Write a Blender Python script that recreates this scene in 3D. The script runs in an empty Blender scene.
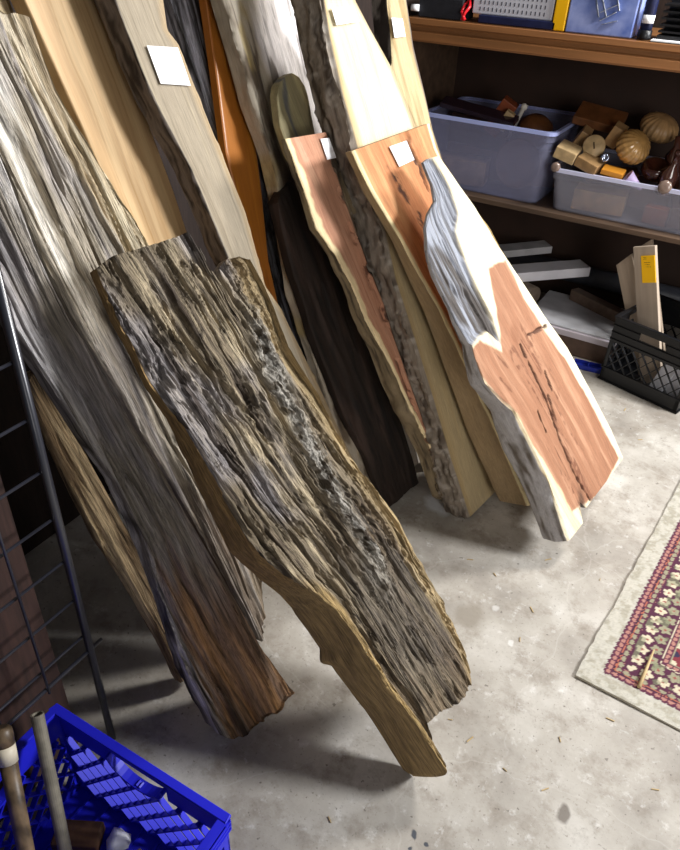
import bpy, bmesh, math, random
import numpy as np
from mathutils import Vector, Matrix
random.seed(7)
SC = bpy.context.scene
COL = SC.collection

# ------------------------------------------------------------------ camera
F = 715.0; PITCH = math.radians(35); ROLL = math.radians(2.8); H = 1.5
fwd0 = np.array([-0.49, 0.87, 0.0]); fwd0 /= np.linalg.norm(fwd0)
r0 = np.array([fwd0[1], -fwd0[0], 0.0])
fw = fwd0 * math.cos(PITCH) + np.array([0, 0, -math.sin(PITCH)])
up0 = np.cross(r0, fw)
CAM = np.array([0.0, 0.0, H])
cR, sR = math.cos(ROLL), math.sin(ROLL)

def ray(x, y):
    a = x - 340.0; b = y - 425.0
    return fw * F + r0 * (cR * a + sR * b) - up0 * (-sR * a + cR * b)
def on_z(x, y, z=0.0):
    d = ray(x, y); return CAM + d * ((z - H) / d[2])
def on_y(x, y, Y):
    d = ray(x, y); return CAM + d * (Y / d[1])

cam_d = bpy.data.cameras.new('camera'); cam = bpy.data.objects.new('camera', cam_d); COL.objects.link(cam)
cam_d.sensor_fit = 'HORIZONTAL'; cam_d.sensor_width = 36.0; cam_d.lens = 36.0 * F / 680.0
cx = r0 * cR - up0 * (sR) * -1 * -1   # image right axis
cx = r0 * cR + up0 * sR * 1.0
# image x axis (a) direction: d/da ray = r0*c + up0*s ; image y(down): r0*s - up0*c
cx = r0 * cR + up0 * sR
cyu = -(r0 * sR - up0 * cR)
M = Matrix(((cx[0], cyu[0], -fw[0], 0), (cx[1], cyu[1], -fw[1], 0), (cx[2], cyu[2], -fw[2], H), (0, 0, 0, 1)))
cam.matrix_world = M
cam_d.clip_start = 0.02
SC.camera = cam

# ------------------------------------------------------------------ helpers
def lin(c):
    return tuple(((x / 12.92) if x <= 0.04045 else ((x + 0.055) / 1.055) ** 2.4) for x in c)
def L3(h):
    h = h.lstrip('#'); return lin([int(h[i:i + 2], 16) / 255 for i in (0, 2, 4)])
def A3(h): return np.array(L3(h))

def tag(o, label=None, cat=None, group=None, kind=None):
    if label: o['label'] = label
    if cat: o['category'] = cat
    if group: o['group'] = group
    if kind: o['kind'] = kind
    return o
def empty(name, loc=(0, 0, 0), rz=0.0, mat=None):
    o = bpy.data.objects.new(name, None); COL.objects.link(o)
    o.empty_display_size = 0.05
    if mat is not None: o.matrix_world = mat
    else:
        o.location = loc; o.rotation_euler = (0, 0, rz)
    return o

class MB:
    def __init__(s): s.v = []; s.f = []; s.sm = []
    def add(s, vs, fs, smooth=False):
        n = len(s.v); s.v += [tuple(map(float, v)) for v in vs]; s.f += [tuple(i + n for i in f) for f in fs]
        s.sm += [smooth] * len(fs); return s
    def box(s, a, b, M=None):
        x0, y0, z0 = a; x1, y1, z1 = b
        vs = [Vector(p) for p in ((x0, y0, z0), (x1, y0, z0), (x1, y1, z0), (x0, y1, z0), (x0, y0, z1), (x1, y0, z1), (x1, y1, z1), (x0, y1, z1))]
        if M is not None: vs = [M @ v for v in vs]
        return s.add(vs, [(0, 3, 2, 1), (4, 5, 6, 7), (0, 1, 5, 4), (1, 2, 6, 5), (2, 3, 7, 6), (3, 0, 4, 7)])
    def bar(s, p, q, w, h, side=None):
        p = Vector(p); q = Vector(q); d = (q - p); L = d.length; d.normalize()
        side = Vector(side) if side is not None else (Vector((0, 0, 1)) if abs(d.z) < .9 else Vector((1, 0, 0)))
        y = side.cross(d); y.normalize(); z = d.cross(y)
        Mx = Matrix((d, y, z)).transposed().to_4x4(); Mx.translation = p
        return s.box((0, -w / 2, -h / 2), (L, w / 2, h / 2), Mx)
    def tube(s, pts, r, n=10, cap=True, smooth=True):
        pts = [Vector(p) for p in pts]; rr = r if isinstance(r, (list, tuple)) else [r] * len(pts)
        vs = []; fs = []
        ref = None
        for i, p in enumerate(pts):
            d = (pts[min(i + 1, len(pts) - 1)] - pts[max(i - 1, 0)]); d.normalize()
            if ref is None: ref = Vector((0, 0, 1)) if abs(d.z) < .9 else Vector((1, 0, 0))
            x = ref.cross(d); x.normalize(); y = d.cross(x); ref = y.copy() * 1
            ref = d.cross(x)
            for k in range(n):
                a = 2 * math.pi * k / n; vs.append(p + (x * math.cos(a) + y * math.sin(a)) * rr[i])
            ref = y
        m = len(pts)
        for i in range(m - 1):
            for k in range(n):
                fs.append((i * n + k, i * n + (k + 1) % n, (i + 1) * n + (k + 1) % n, (i + 1) * n + k))
        s.add(vs, fs, smooth)
        if cap:
            s.add(vs[:n], [tuple(range(n))[::-1]]); s.add(vs[-n:], [tuple(range(n))])
        return s
    def lathe(s, prof, n=28, M=None, smooth=True, rip=None):
        vs = []; fs = []
        for (r, z) in prof:
            for k in range(n):
                a = 2 * math.pi * k / n; q = r * (1 + (rip(a, z) if rip else 0))
                v = Vector((q * math.cos(a), q * math.sin(a), z)); vs.append(M @ v if M is not None else v)
        for i in range(len(prof) - 1):
            for k in range(n): fs.append((i * n + k, i * n + (k + 1) % n, (i + 1) * n + (k + 1) % n, (i + 1) * n + k))
        if prof[0][0] > 1e-5: fs.append(tuple(range(n))[::-1])
        if prof[-1][0] > 1e-5: fs.append(tuple(range((len(prof) - 1) * n, len(prof) * n)))
        return s.add(vs, fs, smooth)
    def build(s, name, mat, parent=None, bevel=0, world=False):
        me = bpy.data.meshes.new(name); me.from_pydata(s.v, [], s.f)
        me.polygons.foreach_set('use_smooth', s.sm); me.update()
        bm = bmesh.new(); bm.from_mesh(me); bmesh.ops.remove_doubles(bm, verts=bm.verts, dist=1e-6)
        bmesh.ops.recalc_face_normals(bm, faces=bm.faces); bm.to_mesh(me); bm.free()
        me.materials.append(mat)
        o = bpy.data.objects.new(name, me); COL.objects.link(o)
        if parent is not None: o.parent = parent
        if bevel:
            b = o.modifiers.new('b', 'BEVEL'); b.width = bevel; b.segments = 2; b.limit_method = 'ANGLE'
        return o

# ------------------------------------------------------------------ numpy noise
def _hash(ix, iy, iz, seed):
    h = (ix.astype(np.int64) * 374761393 + iy.astype(np.int64) * 668265263 + iz.astype(np.int64) * 2147483647 + seed * 1274126177) & 0xFFFFFFFF
    h = ((h ^ (h >> 13)) * 1274126177) & 0xFFFFFFFF
    h = ((h ^ (h >> 16)) * 2246822519) & 0xFFFFFFFF
    h = h ^ (h >> 15)
    return (h & 0xFFFFFF) / float(0xFFFFFF) * 2 - 1
def vn(x, y, z=0.0, seed=0):
    x = np.asarray(x, float); y = np.asarray(y, float) + 0 * x; z = np.asarray(z, float) + 0 * x
    ix, iy, iz = np.floor(x), np.floor(y), np.floor(z)
    fx, fy, fz = x - ix, y - iy, z - iz
    q = lambda t: t * t * t * (t * (t * 6 - 15) + 10)
    fx, fy, fz = q(fx), q(fy), q(fz)
    r = 0
    for dx in (0, 1):
        for dy in (0, 1):
            for dz in (0, 1):
                w = (fx if dx else 1 - fx) * (fy if dy else 1 - fy) * (fz if dz else 1 - fz)
                r = r + w * _hash(ix + dx, iy + dy, iz + dz, seed)
    return r
def fbm(x, y, z=0.0, seed=0, o=4):
    r = 0; a = 1.0; s = 0
    for i in range(o):
        r = r + a * vn(x * 2 ** i, y * 2 ** i, np.asarray(z) * 2 ** i, seed + i * 17); s += a; a *= .55
    return r / s * 1.5
def ss(a, b, x):
    t = np.clip((x - a) / (b - a), 0, 1); return t * t * (3 - 2 * t)
def mix(a, b, m):
    m = np.asarray(m)[..., None]; return np.asarray(a) * (1 - m) + np.asarray(b) * m
def sdf(poly, U, V):
    """signed distance to polygon, positive inside"""
    n = len(poly); d = np.full(U.shape, 1e9); ins = np.zeros(U.shape, bool)
    for i in range(n):
        ax, ay = poly[i]; bx, by = poly[(i + 1) % n]
        ex, ey = bx - ax, by - ay
        t = np.clip(((U - ax) * ex + (V - ay) * ey) / (ex * ex + ey * ey + 1e-12), 0, 1)
        d = np.minimum(d, np.hypot(U - ax - t * ex, V - ay - t * ey))
        c = ((ay > V) != (by > V)) & (U < (bx - ax) * (V - ay) / ((by - ay) if abs(by - ay) > 1e-12 else 1e-12) + ax)
        ins ^= c
    return np.where(ins, d, -d)
def resample(p, n):
    p = np.array(p, float); seg = np.hypot(*(p[1:] - p[:-1]).T); c = np.concatenate([[0], np.cumsum(seg)])
    t = np.linspace(0, c[-1], n); return np.stack([np.interp(t, c, p[:, 0]), np.interp(t, c, p[:, 1])], 1)

# ------------------------------------------------------------------ materials
def new_mat(name):
    m = bpy.data.materials.new(name); m.use_nodes = True; nt = m.node_tree
    return m, nt, nt.nodes, nt.links, nt.nodes['Principled BSDF']
def mat(name, col, rough=.6, metal=0, noise=0, nscale=30, bump=0, spec=.4, stretch=(1, 1, 1), trans=0, alpha=1, col2=None, detail=4):
    m, nt, N, Lk, B = new_mat(name)
    c = L3(col) if isinstance(col, str) else col
    B.inputs['Base Color'].default_value = (*c, 1); B.inputs['Roughness'].default_value = rough; B.inputs['Metallic'].default_value = metal
    B.inputs['Specular IOR Level'].default_value = spec
    B.inputs['Transmission Weight'].default_value = trans; B.inputs['Alpha'].default_value = alpha
    tc = N.new('ShaderNodeTexCoord'); mp = N.new('ShaderNodeMapping'); mp.inputs['Scale'].default_value = stretch
    nz = N.new('ShaderNodeTexNoise'); nz.inputs['Scale'].default_value = nscale; nz.inputs['Detail'].default_value = detail
    Lk.new(tc.outputs['Object'], mp.inputs[0]); Lk.new(mp.outputs[0], nz.inputs['Vector'])
    if noise or col2:
        c2 = L3(col2) if col2 else tuple(x * (1 - noise) for x in c)
        rp = N.new('ShaderNodeValToRGB'); rp.color_ramp.elements[0].position = .35; rp.color_ramp.elements[1].position = .65
        rp.color_ramp.elements[0].color = (*c2, 1); rp.color_ramp.elements[1].color = (*c, 1)
        Lk.new(nz.outputs['Fac'], rp.inputs[0]); Lk.new(rp.outputs[0], B.inputs['Base Color'])
    if bump:
        bp = N.new('ShaderNodeBump'); bp.inputs['Strength'].default_value = bump; bp.inputs['Distance'].default_value = .003
        Lk.new(nz.outputs['Fac'], bp.inputs['Height']); Lk.new(bp.outputs[0], B.inputs['Normal'])
    return m

def wood_attr_mat(name, across=220, along=7, contrast=.35, bump=.4, rough=.72, fine=900, spec=.3, bdist=.002):
    """colour comes from the mesh attribute Col, fine fibre from noise stretched along the grain"""
    m, nt, N, Lk, B = new_mat(name)
    a = N.new('ShaderNodeAttribute'); a.attribute_name = 'Col'
    g = N.new('ShaderNodeAttribute'); g.attribute_name = 'grain'
    def nz(sc, det):
        mp = N.new('ShaderNodeMapping'); mp.inputs['Scale'].default_value = (sc, along * sc / across, sc)
        n = N.new('ShaderNodeTexNoise'); n.inputs['Scale'].default_value = 1; n.inputs['Detail'].default_value = det; n.inputs['Roughness'].default_value = .65
        Lk.new(g.outputs['Vector'], mp.inputs[0]); Lk.new(mp.outputs[0], n.inputs['Vector']); return n
    n1 = nz(across, 5); n2 = nz(fine, 2)
    ad = N.new('ShaderNodeMath'); ad.operation = 'ADD'; Lk.new(n1.outputs['Fac'], ad.inputs[0]); Lk.new(n2.outputs['Fac'], ad.inputs[1])
    mr = N.new('ShaderNodeMapRange'); mr.inputs['From Min'].default_value = .72; mr.inputs['From Max'].default_value = 1.28
    mr.inputs['To Min'].default_value = 1 - contrast; mr.inputs['To Max'].default_value = 1 + contrast * .55
    Lk.new(ad.outputs[0], mr.inputs['Value'])
    vm = N.new('ShaderNodeVectorMath'); vm.operation = 'SCALE'; Lk.new(a.outputs['Color'], vm.inputs[0]); Lk.new(mr.outputs[0], vm.inputs['Scale'])
    Lk.new(vm.outputs[0], B.inputs['Base Color'])
    B.inputs['Roughness'].default_value = rough; B.inputs['Specular IOR Level'].default_value = spec
    bp = N.new('ShaderNodeBump'); bp.inputs['Strength'].default_value = bump; bp.inputs['Distance'].default_value = bdist
    Lk.new(ad.outputs[0], bp.inputs['Height']); Lk.new(bp.outputs[0], B.inputs['Normal'])
    return m
W_ROUGH = wood_attr_mat('weathered_wood', 190, 9, .6, 1.0, .85, fine=520, bdist=.004)
W_MID = wood_attr_mat('rough_sawn_wood', 240, 8, .25, .45, .7)
W_SMOOTH = wood_attr_mat('planed_wood', 180, 5, .13, .15, .5)

# ------------------------------------------------------------------ slab builder
class Ctx: pass
def slab(name, label, base, yaw, lean, th, left, right, top=None, bottom=None, top_v=None, floor=False,
         col=None, disp=None, side=None, ns=70, nt=220, nd=8, material=None, thf=None, round_e=.006, straight=.75, vsh=None, cat='wooden slab', group=None):
    ya, L = math.radians(yaw), math.radians(lean)
    e1 = np.array([math.sin(ya), math.cos(ya), 0]); nh = np.array([math.cos(ya), -math.sin(ya), 0])
    e2 = np.array([0, 0, 1]) * math.cos(L) - nh * math.sin(L); n = np.cross(e1, e2)
    b = np.array([base[0], base[1], 0.0])
    def uv(p):
        if len(p) == 3: return (p[1], p[2])
        d = ray(*p); t = ((b - CAM) @ n) / (d @ n); q = CAM + t * d - b
        return (q @ e1, q @ e2)
    Lp = [uv(p) for p in left]; Rp = [uv(p) for p in right]
    vmin = th * math.tan(L)
    def extend(P, v, first):
        a, c = (P[0], P[min(2, len(P) - 1)]) if first else (P[-1], P[max(-3, -len(P))])
        k = (v - a[1]) / (a[1] - c[1] + 1e-9); q = (a[0] + (a[0] - c[0]) * k * .8, v)
        return [q] + P if first else P + [q]
    if top_v:
        Lp = extend(Lp, top_v, True); Rp = extend(Rp, top_v, True)
    if floor:
        Lp = extend(Lp, vmin, False); Rp = extend(Rp, vmin, False)
    Tp = [Lp[0]] + ([uv(p) for p in top] if top and not top_v else []) + [Rp[0]]
    Bp = [Lp[-1]] + ([uv(p) for p in bottom] if bottom else []) + [Rp[-1]]
    LL = resample(Lp, nt); RR = resample(Rp, nt); TT = resample(Tp, ns); BB = resample(Bp, ns)
    s = np.linspace(0, 1, ns)[None, :]; t = np.linspace(0, 1, nt)[:, None]
    def coons(k):
        return ((1 - s) * LL[:, k][:, None] + s * RR[:, k][:, None] + (1 - t) * TT[:, k][None, :] + t * BB[:, k][None, :]
                - ((1 - s) * (1 - t) * LL[0, k] + s * (1 - t) * RR[0, k] + (1 - s) * t * LL[-1, k] + s * t * RR[-1, k]))
    U = coons(0); V = coons(1)
    width = np.mean(np.hypot(*(LL - RR).T)); length = np.mean([V[0].mean() - V[-1].mean()])
    S = np.broadcast_to(s, U.shape); T = np.broadcast_to(t, U.shape)
    thk = thf(T) if thf else np.full(U.shape, th)
    c = Ctx(); c.uv = uv; c.w = width; c.len = length
    cl = np.polyfit((LL[:, 1] + RR[:, 1]) / 2, (LL[:, 0] + RR[:, 0]) / 2, 1)
    def ev(U, V, S, T, D, thk):
        c.U, c.V, c.S, c.T, c.D = U, V, S, T, D; c.x = (1 - straight) * S * width + straight * (U - cl[0] * V - cl[1] + width / 2); c.y = V; c.z = -D * thk
        Z = -D * thk
        dz = disp(c) if disp else 0 * U
        Z = Z + dz * (D < .5) * np.clip(1 - D * 3, 0, 1)
        # rounded arrises and uneven live edge
        edge = (np.abs(S - .5) * 2)
        e = np.clip((edge - (1 - 2 * round_e / width)) / (2 * round_e / width), 0, 1)
        Z = Z - e ** 2 * round_e * (D <= 0) + e ** 2 * round_e * (D >= 1)
        sg = np.where(S < .5, -1.0, 1.0)
        sd = side(c) if side else .002 * fbm(V * 18, D * 2 + sg * 5, seed=3)
        U2 = U + sg * (edge > .999) * (sd - .0 * D)
        rgb = col(c)
        V = V + (vsh(c) if vsh else 0)
        return np.stack([U2, V, Z], -1).reshape(-1, 3), np.clip(rgb, 0.003, 1).reshape(-1, 3), np.stack([c.x, V, Z], -1).reshape(-1, 3)
    P, C, G = [], [], []
    def put(*a):
        off = sum(len(p) for p in P); p, q, g = ev(*a); P.append(p); C.append(q); G.append(g); return off
    o_f = put(U, V, S, T, np.zeros(U.shape), thk)
    o_b = put(U, V, S, T, np.ones(U.shape), thk)
    dd = (np.arange(1, nd + 1) / (nd + 1))[None, :]
    off = {}
    for j, key in ((0, 'l'), (ns - 1, 'r')):
        sh = (nt, nd); bc = lambda a: np.broadcast_to(a[:, j][:, None], sh)
        off[key] = put(bc(U), bc(V), bc(S), bc(T), np.broadcast_to(dd, sh), bc(thk))
    for i, key in ((0, 't'), (nt - 1, 'b')):
        sh = (nd, ns); bc = lambda a: np.broadcast_to(a[i][None, :], sh)
        off[key] = put(bc(U), bc(V), bc(S), bc(T), np.broadcast_to(dd.T, sh), bc(thk))
    P = np.concatenate(P); C = np.concatenate(C); G = np.concatenate(G)
    faces = []
    ii, jj = np.meshgrid(np.arange(nt - 1), np.arange(ns - 1), indexing='ij')
    q = (o_f + ii * ns + jj).ravel(); faces.append(np.stack([q, q + ns, q + ns + 1, q + 1], 1))
    q = (o_b + ii * ns + jj).ravel(); faces.append(np.stack([q, q + 1, q + ns + 1, q + ns], 1))
    for j, key in ((0, 'l'), (ns - 1, 'r')):
        cols = [o_f + np.arange(nt) * ns + j] + [off[key] + np.arange(nt) * nd + k for k in range(nd)] + [o_b + np.arange(nt) * ns + j]
        for k in range(nd + 1):
            a, bb = cols[k], cols[k + 1]
            f = np.stack([a[:-1], bb[:-1], bb[1:], a[1:]], 1); faces.append(f if key == 'l' else f[:, ::-1])
    for i, key in ((0, 't'), (nt - 1, 'b')):
        rows = [o_f + i * ns + np.arange(ns)]
        for k in range(nd):
            r = off[key] + k * ns + np.arange(ns)
            r = r.copy(); r[0] = off['l'] + i * nd + k; r[-1] = off['r'] + i * nd + k; rows.append(r)
        rows.append(o_b + i * ns + np.arange(ns))
        for k in range(nd + 1):
            a, bb = rows[k], rows[k + 1]
            f = np.stack([a[:-1], a[1:], bb[1:], bb[:-1]], 1); faces.append(f if key == 't' else f[:, ::-1])
    FC = np.concatenate(faces)
    # keep everything above the floor
    R3 = np.stack([e1, e2, n], 1)
    Wp = P @ R3.T + b; Wp[:, 2] = np.maximum(Wp[:, 2], .0015); P = (Wp - b) @ R3
    me = bpy.data.meshes.new(name)
    me.vertices.add(len(P)); me.vertices.foreach_set('co', P.ravel())
    me.loops.add(FC.size); me.loops.foreach_set('vertex_index', FC.ravel().astype(np.int32))
    me.polygons.add(len(FC)); me.polygons.foreach_set('loop_start', np.arange(0, FC.size, 4, dtype=np.int32))
    me.polygons.foreach_set('use_smooth', np.ones(len(FC), bool))
    me.update(calc_edges=True); me.validate()
    at = me.attributes.new('Col', 'FLOAT_COLOR', 'POINT'); at.data.foreach_set('color', np.concatenate([C, np.ones((len(C), 1))], 1).ravel())
    at = me.attributes.new('grain', 'FLOAT_VECTOR', 'POINT'); at.data.foreach_set('vector', G.ravel())
    bmx = bmesh.new(); bmx.from_mesh(me)
    loose = [v for v in bmx.verts if not v.link_faces]; bmesh.ops.delete(bmx, geom=loose, context='VERTS')
    for e in bmx.edges:
        if len(e.link_faces) == 2 and e.calc_face_angle(0) > 1.2: e.smooth = False
    bmx.to_mesh(me); bmx.free()
    me.materials.append(material or W_MID)
    Mw = Matrix(((e1[0], e2[0], n[0], b[0]), (e1[1], e2[1], n[1], b[1]), (e1[2], e2[2], n[2], 0), (0, 0, 0, 1)))
    o = bpy.data.objects.new(name, me); COL.objects.link(o); o.matrix_world = Mw
    tag(o, label, cat, group); o['_'] = 0; del o['_']
    return o, uv, Mw

def paper(parent, uvf, pts, material, name='paper_label', label='blank white paper label', z=.004):
    q = [uvf(p) for p in pts]
    mb = MB(); n = len(q)
    vs = [(u, v, z + .0012) for u, v in q] + [(u, v, z) for u, v in q]
    mb.add(vs, [tuple(range(n)), tuple(range(2 * n - 1, n - 1, -1))] + [(i, n + i, n + (i + 1) % n, (i + 1) % n) for i in range(n)])
    o = mb.build(name, material, parent); o['label'] = label
    return o
PAPER = mat('white_paper', '#f4f4f6', .6, noise=.02)

# ---- pattern pieces
def streaks(c, ax, al, seed, warp=.01):
    x = c.x + warp * fbm(c.x * 5 + 3, c.y * 3, seed=seed + 90) ; return fbm(x * ax, c.y * al, c.z * ax, seed=seed)
def rough_wood(base, dark, light, seed, ax=70, al=4, side_c=None):
    b_, d_, l_ = A3(base), A3(dark), A3(light)
    sc = A3(side_c) if side_c else None
    def f(c):
        g = streaks(c, ax, al, seed); h = streaks(c, ax * 2.7, al * 2, seed + 5); k = fbm(c.x * 9, c.y * 3, c.z * 9, seed=seed + 9)
        r = mix(np.broadcast_to(b_, g.shape + (3,)), l_, ss(.0, .8, g + .4 * h + .3 * k))
        r = mix(r, d_, ss(.15, .75, -(g * .8 + .55 * h) + .25 * k))
        r = mix(r, d_ * .6, crev(c.x, c.y, ax * .8, al * .7, .16, seed + 11) * .8)
        if sc is not None: r = mix(r, sc * (1 + .25 * fbm(c.x * 30 + 7, c.y * 8, c.z * 60, seed=seed)[..., None]), np.where(c.D > 0.01, 1.0, 0.0))
        return r
    return f
def groove_disp(seed, deep=.008, ax=45, al=4.5, lump=.006, thr=(.05, .5)):
    def f(c):
        x = c.x + .010 * fbm(c.x * 6, c.y * 4, seed=seed + 40)
        g = ss(thr[0], thr[1], vn(x * ax, c.y * al, seed=seed) * .8 + .45 * vn(x * ax * 2.3, c.y * al * 2.1, seed=seed + 1))
        g2 = ss(.0, .6, vn(x * ax * 3, c.y * al * 3, seed=seed + 2))
        return -deep * g - deep * .28 * g2 + lump * fbm(c.x * 10, c.y * 4, seed=seed + 3, o=2)
    return f
def crev(x, y, ax, al, w, seed):
    return (1 - ss(0, w, np.abs(vn(x * ax, y * al, seed=seed) + .25 * vn(x * ax * 3, y * al * 5, seed=seed + 1)))) * ss(-.1, .35, vn(x * ax * .5, y * al * 2.2, seed=seed + 2))
def live(amp, fr, seed, bul=0.0):
    def f(c):
        sg = np.where(c.S < .5, 0.0, 9.0)
        return amp * fbm(c.V * fr, c.z * 25 + sg, seed=seed) + bul * np.sin(np.pi * np.clip(c.D, 0, 1))
    return f
def big_side(c):
    q = c.uv((372, 668)); return live(.003, 14, 5, .003)(c) + np.where(c.S < .5, .016, 0) * ss(.03, .0, np.abs(c.V - q[1])) * ss(.5, 1, c.D)

# ================================================================== SETTING
def floor_mat():
    m, nt, N, Lk, B = new_mat('stained_concrete')
    tc = N.new('ShaderNodeTexCoord'); P = tc.outputs['Object']
    def noise(s, d=6, r=.6):
        n = N.new('ShaderNodeTexNoise'); n.inputs['Scale'].default_value = s; n.inputs['Detail'].default_value = d; n.inputs['Roughness'].default_value = r
        Lk.new(P, n.inputs['Vector']); return n.outputs['Fac']
    def ramp(x, *st):
        r = N.new('ShaderNodeValToRGB'); e = r.color_ramp.elements
        while len(e) < len(st): e.new(.5)
        for i, (p, c) in enumerate(st): e[i].position = p; e[i].color = (*(L3(c) if isinstance(c, str) else (c, c, c)), 1)
        Lk.new(x, r.inputs[0]); return r.outputs[0]
    def mx(a, b, f, mode='MIX'):
        n = N.new('ShaderNodeMix'); n.data_type = 'RGBA'; n.blend_type = mode
        for k, v in ((0, f), (6, a), (7, b)):
            if hasattr(v, 'is_linked'): Lk.new(v, n.inputs[k])
            else: n.inputs[k].default_value = v if k == 0 else (*(L3(v) if isinstance(v, str) else v), 1)
        return n.outputs[2]
    base = ramp(noise(3.2, 8, .62), (.3, '#878077'), (.5, '#aba59b'), (.7, '#c9c5bd'))
    base = mx(base, '#7d7265', ramp(noise(11, 8, .72), (.5, 0.0), (.7, .8)))
    base = mx(base, '#d8d6d2', ramp(noise(26, 5, .7), (.58, 0.0), (.75, .75)))
    base = mx(base, '#6e665c', ramp(noise(120, 3, .7), (.6, 0.0), (.7, .55)))
    base = mx(base, '#574e46', ramp(noise(60, 2, .6), (.68, 0.0), (.73, .6)))
    vo = N.new('ShaderNodeTexVoronoi'); vo.feature = 'DISTANCE_TO_EDGE'; vo.inputs['Scale'].default_value = 1.7
    wn = N.new('ShaderNodeTexNoise'); wn.inputs['Scale'].default_value = 6; wn.inputs['Detail'].default_value = 5
    av = N.new('ShaderNodeVectorMath'); av.operation = 'MULTIPLY_ADD'; av.inputs[1].default_value = (.12, .12, 0)
    Lk.new(P, wn.inputs['Vector']); Lk.new(wn.outputs['Color'], av.inputs[0]); Lk.new(P, av.inputs[2]); Lk.new(av.outputs[0], vo.inputs['Vector'])
    base = mx(base, '#d9d5cf', ramp(vo.outputs[0], (.0, .14), (.004, 0.0)))
    def spot(px, rad, col, a):
        nonlocal base
        p = on_z(*px)
        vm = N.new('ShaderNodeVectorMath'); vm.operation = 'DISTANCE'; vm.inputs[1].default_value = tuple(p)
        Lk.new(av.outputs[0], vm.inputs[0]); vm.inputs[1].default_value = (p[0] + .06, p[1] + .06, 0)
        mr = N.new('ShaderNodeMapRange'); mr.inputs['From Min'].default_value = rad; mr.inputs['From Max'].default_value = rad * .6
        mr.inputs['To Max'].default_value = a; Lk.new(vm.outputs['Value'], mr.inputs[0])
        base = mx(base, col, mr.outputs[0])
    spot((560, 815), .022, '#5a5046', .8); spot((412, 828), .008, '#26303e', .9); spot((424, 838), .006, '#26303e', .9); spot((408, 840), .005, '#26303e', .9)
    spot((470, 618), .05, '#837a6c', .6); spot((500, 615),   .012, '#f2f2f0', .3); spot((512, 640), .008, '#f0f0ee', .4); spot((438, 505), .05, '#d8dce0', .55)
    spot((60, 790), .2, '#6f675c', .5)
    Lk.new(base, B.inputs['Base Color']); B.inputs['Roughness'].default_value = .62
    bp = N.new('ShaderNodeBump'); bp.inputs['Strength'].default_value = .25; bp.inputs['Distance'].default_value = .003
    Lk.new(noise(55, 8, .7), bp.inputs['Height']); Lk.new(bp.outputs[0], B.inputs['Normal'])
    return m
WX = -1.46; WY = 3.46
tag(MB().box((WX - .1, -1.6, -.05), (2.6, WY + .1, 0)).build('floor', floor_mat()), kind='structure')
panel = mat('dark_panelling', '#2e211b', .7, noise=.4, nscale=14, stretch=(8, 8, 1), bump=.2)
tag(MB().box((WX - .08, -1.6, 0), (WX, WY + .08, 2.6)).build('wall_left', panel), kind='structure')
tag(MB().box((WX, WY, 0), (2.6, WY + .08, 2.6)).build('wall_back', panel), kind='structure')

# ================================================================== SLABS
cream, tan_, heart = A3('#e9d9b4'), A3('#a98c5c'), A3('#c98a66')
bark_d, bark_m = A3('#3a3029'), A3('#7a6d5c')

# ---- the big weathered slab in front
def big_col(c):
    g = streaks(c, 75, 5, 11, .012); h = streaks(c, 210, 14, 13); k = fbm(c.x * 12, c.y * 6, seed=19); lo = fbm(c.x * 5, c.y * 2.2, seed=23)
    r = np.broadcast_to(A3('#80735f'), g.shape + (3,))
    r = mix(r, A3('#c6b596'), ss(.1, .8, g + .5 * h + .2 * lo) * .65)
    r = mix(r, A3('#8c8a92'), ss(.25, .8, lo + .4 * k) * .6)
    r = mix(r, A3('#64503c'), ss(.2, .8, -lo + .5 * g) * .6)
    r = mix(r, A3('#3b3027'), ss(.2, .8, -(g + .7 * h) - .05) * .85)
    r = mix(r, A3('#2e261f'), np.maximum(crev(c.x, c.y, 60, 4, .15, 25), crev(c.x, c.y, 130, 8, .2, 27)) * .7)
    # yellowish outer right margin and low left strip
    r = mix(r, A3('#a8926a') * (1 + .3 * g[..., None]), ss(.84, .97, c.S + .05 * k) * .7)
    r = mix(r, A3('#5d564f') * (1 + .4 * h[..., None]), ss(.55, .7, c.T + .08 * k) * ss(.98, .85, c.T) * ss(.2, .35, c.S) * ss(.9, .8, c.S) * .55)
    # burl streak of knotty grey wood
    bx = np.interp(c.T, [0, .3, .6, .75], [.92, .75, .62, .55]); bm = ss(.14, .02, np.abs(c.S - bx + .04 * k)) * ss(.78, .6, c.T) * ss(.05, .15, c.T)
    r = mix(r, mix(np.broadcast_to(A3('#a8a49c'), r.shape), A3('#2f2822'), ss(-.1, .5, fbm(c.x * 70, c.y * 60, seed=31))), bm * .8)
    # sawn tan left edge
    sd = np.where((c.D > .04) & (c.S < .5), 1.0, 0.0)
    r = mix(r, A3('#94774c') * (1 + .12 * fbm(c.y * 8, c.z * 120, seed=3) + .1 * fbm(c.y * 60, c.z * 200, seed=4))[..., None], sd)
    strip = ss(.10, .06, c.S + .02 * k) * ss(.52, .6, c.T)
    r = mix(r, A3('#a08658') * (1 + .35 * h[..., None]), strip * .9)
    return r
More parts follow.
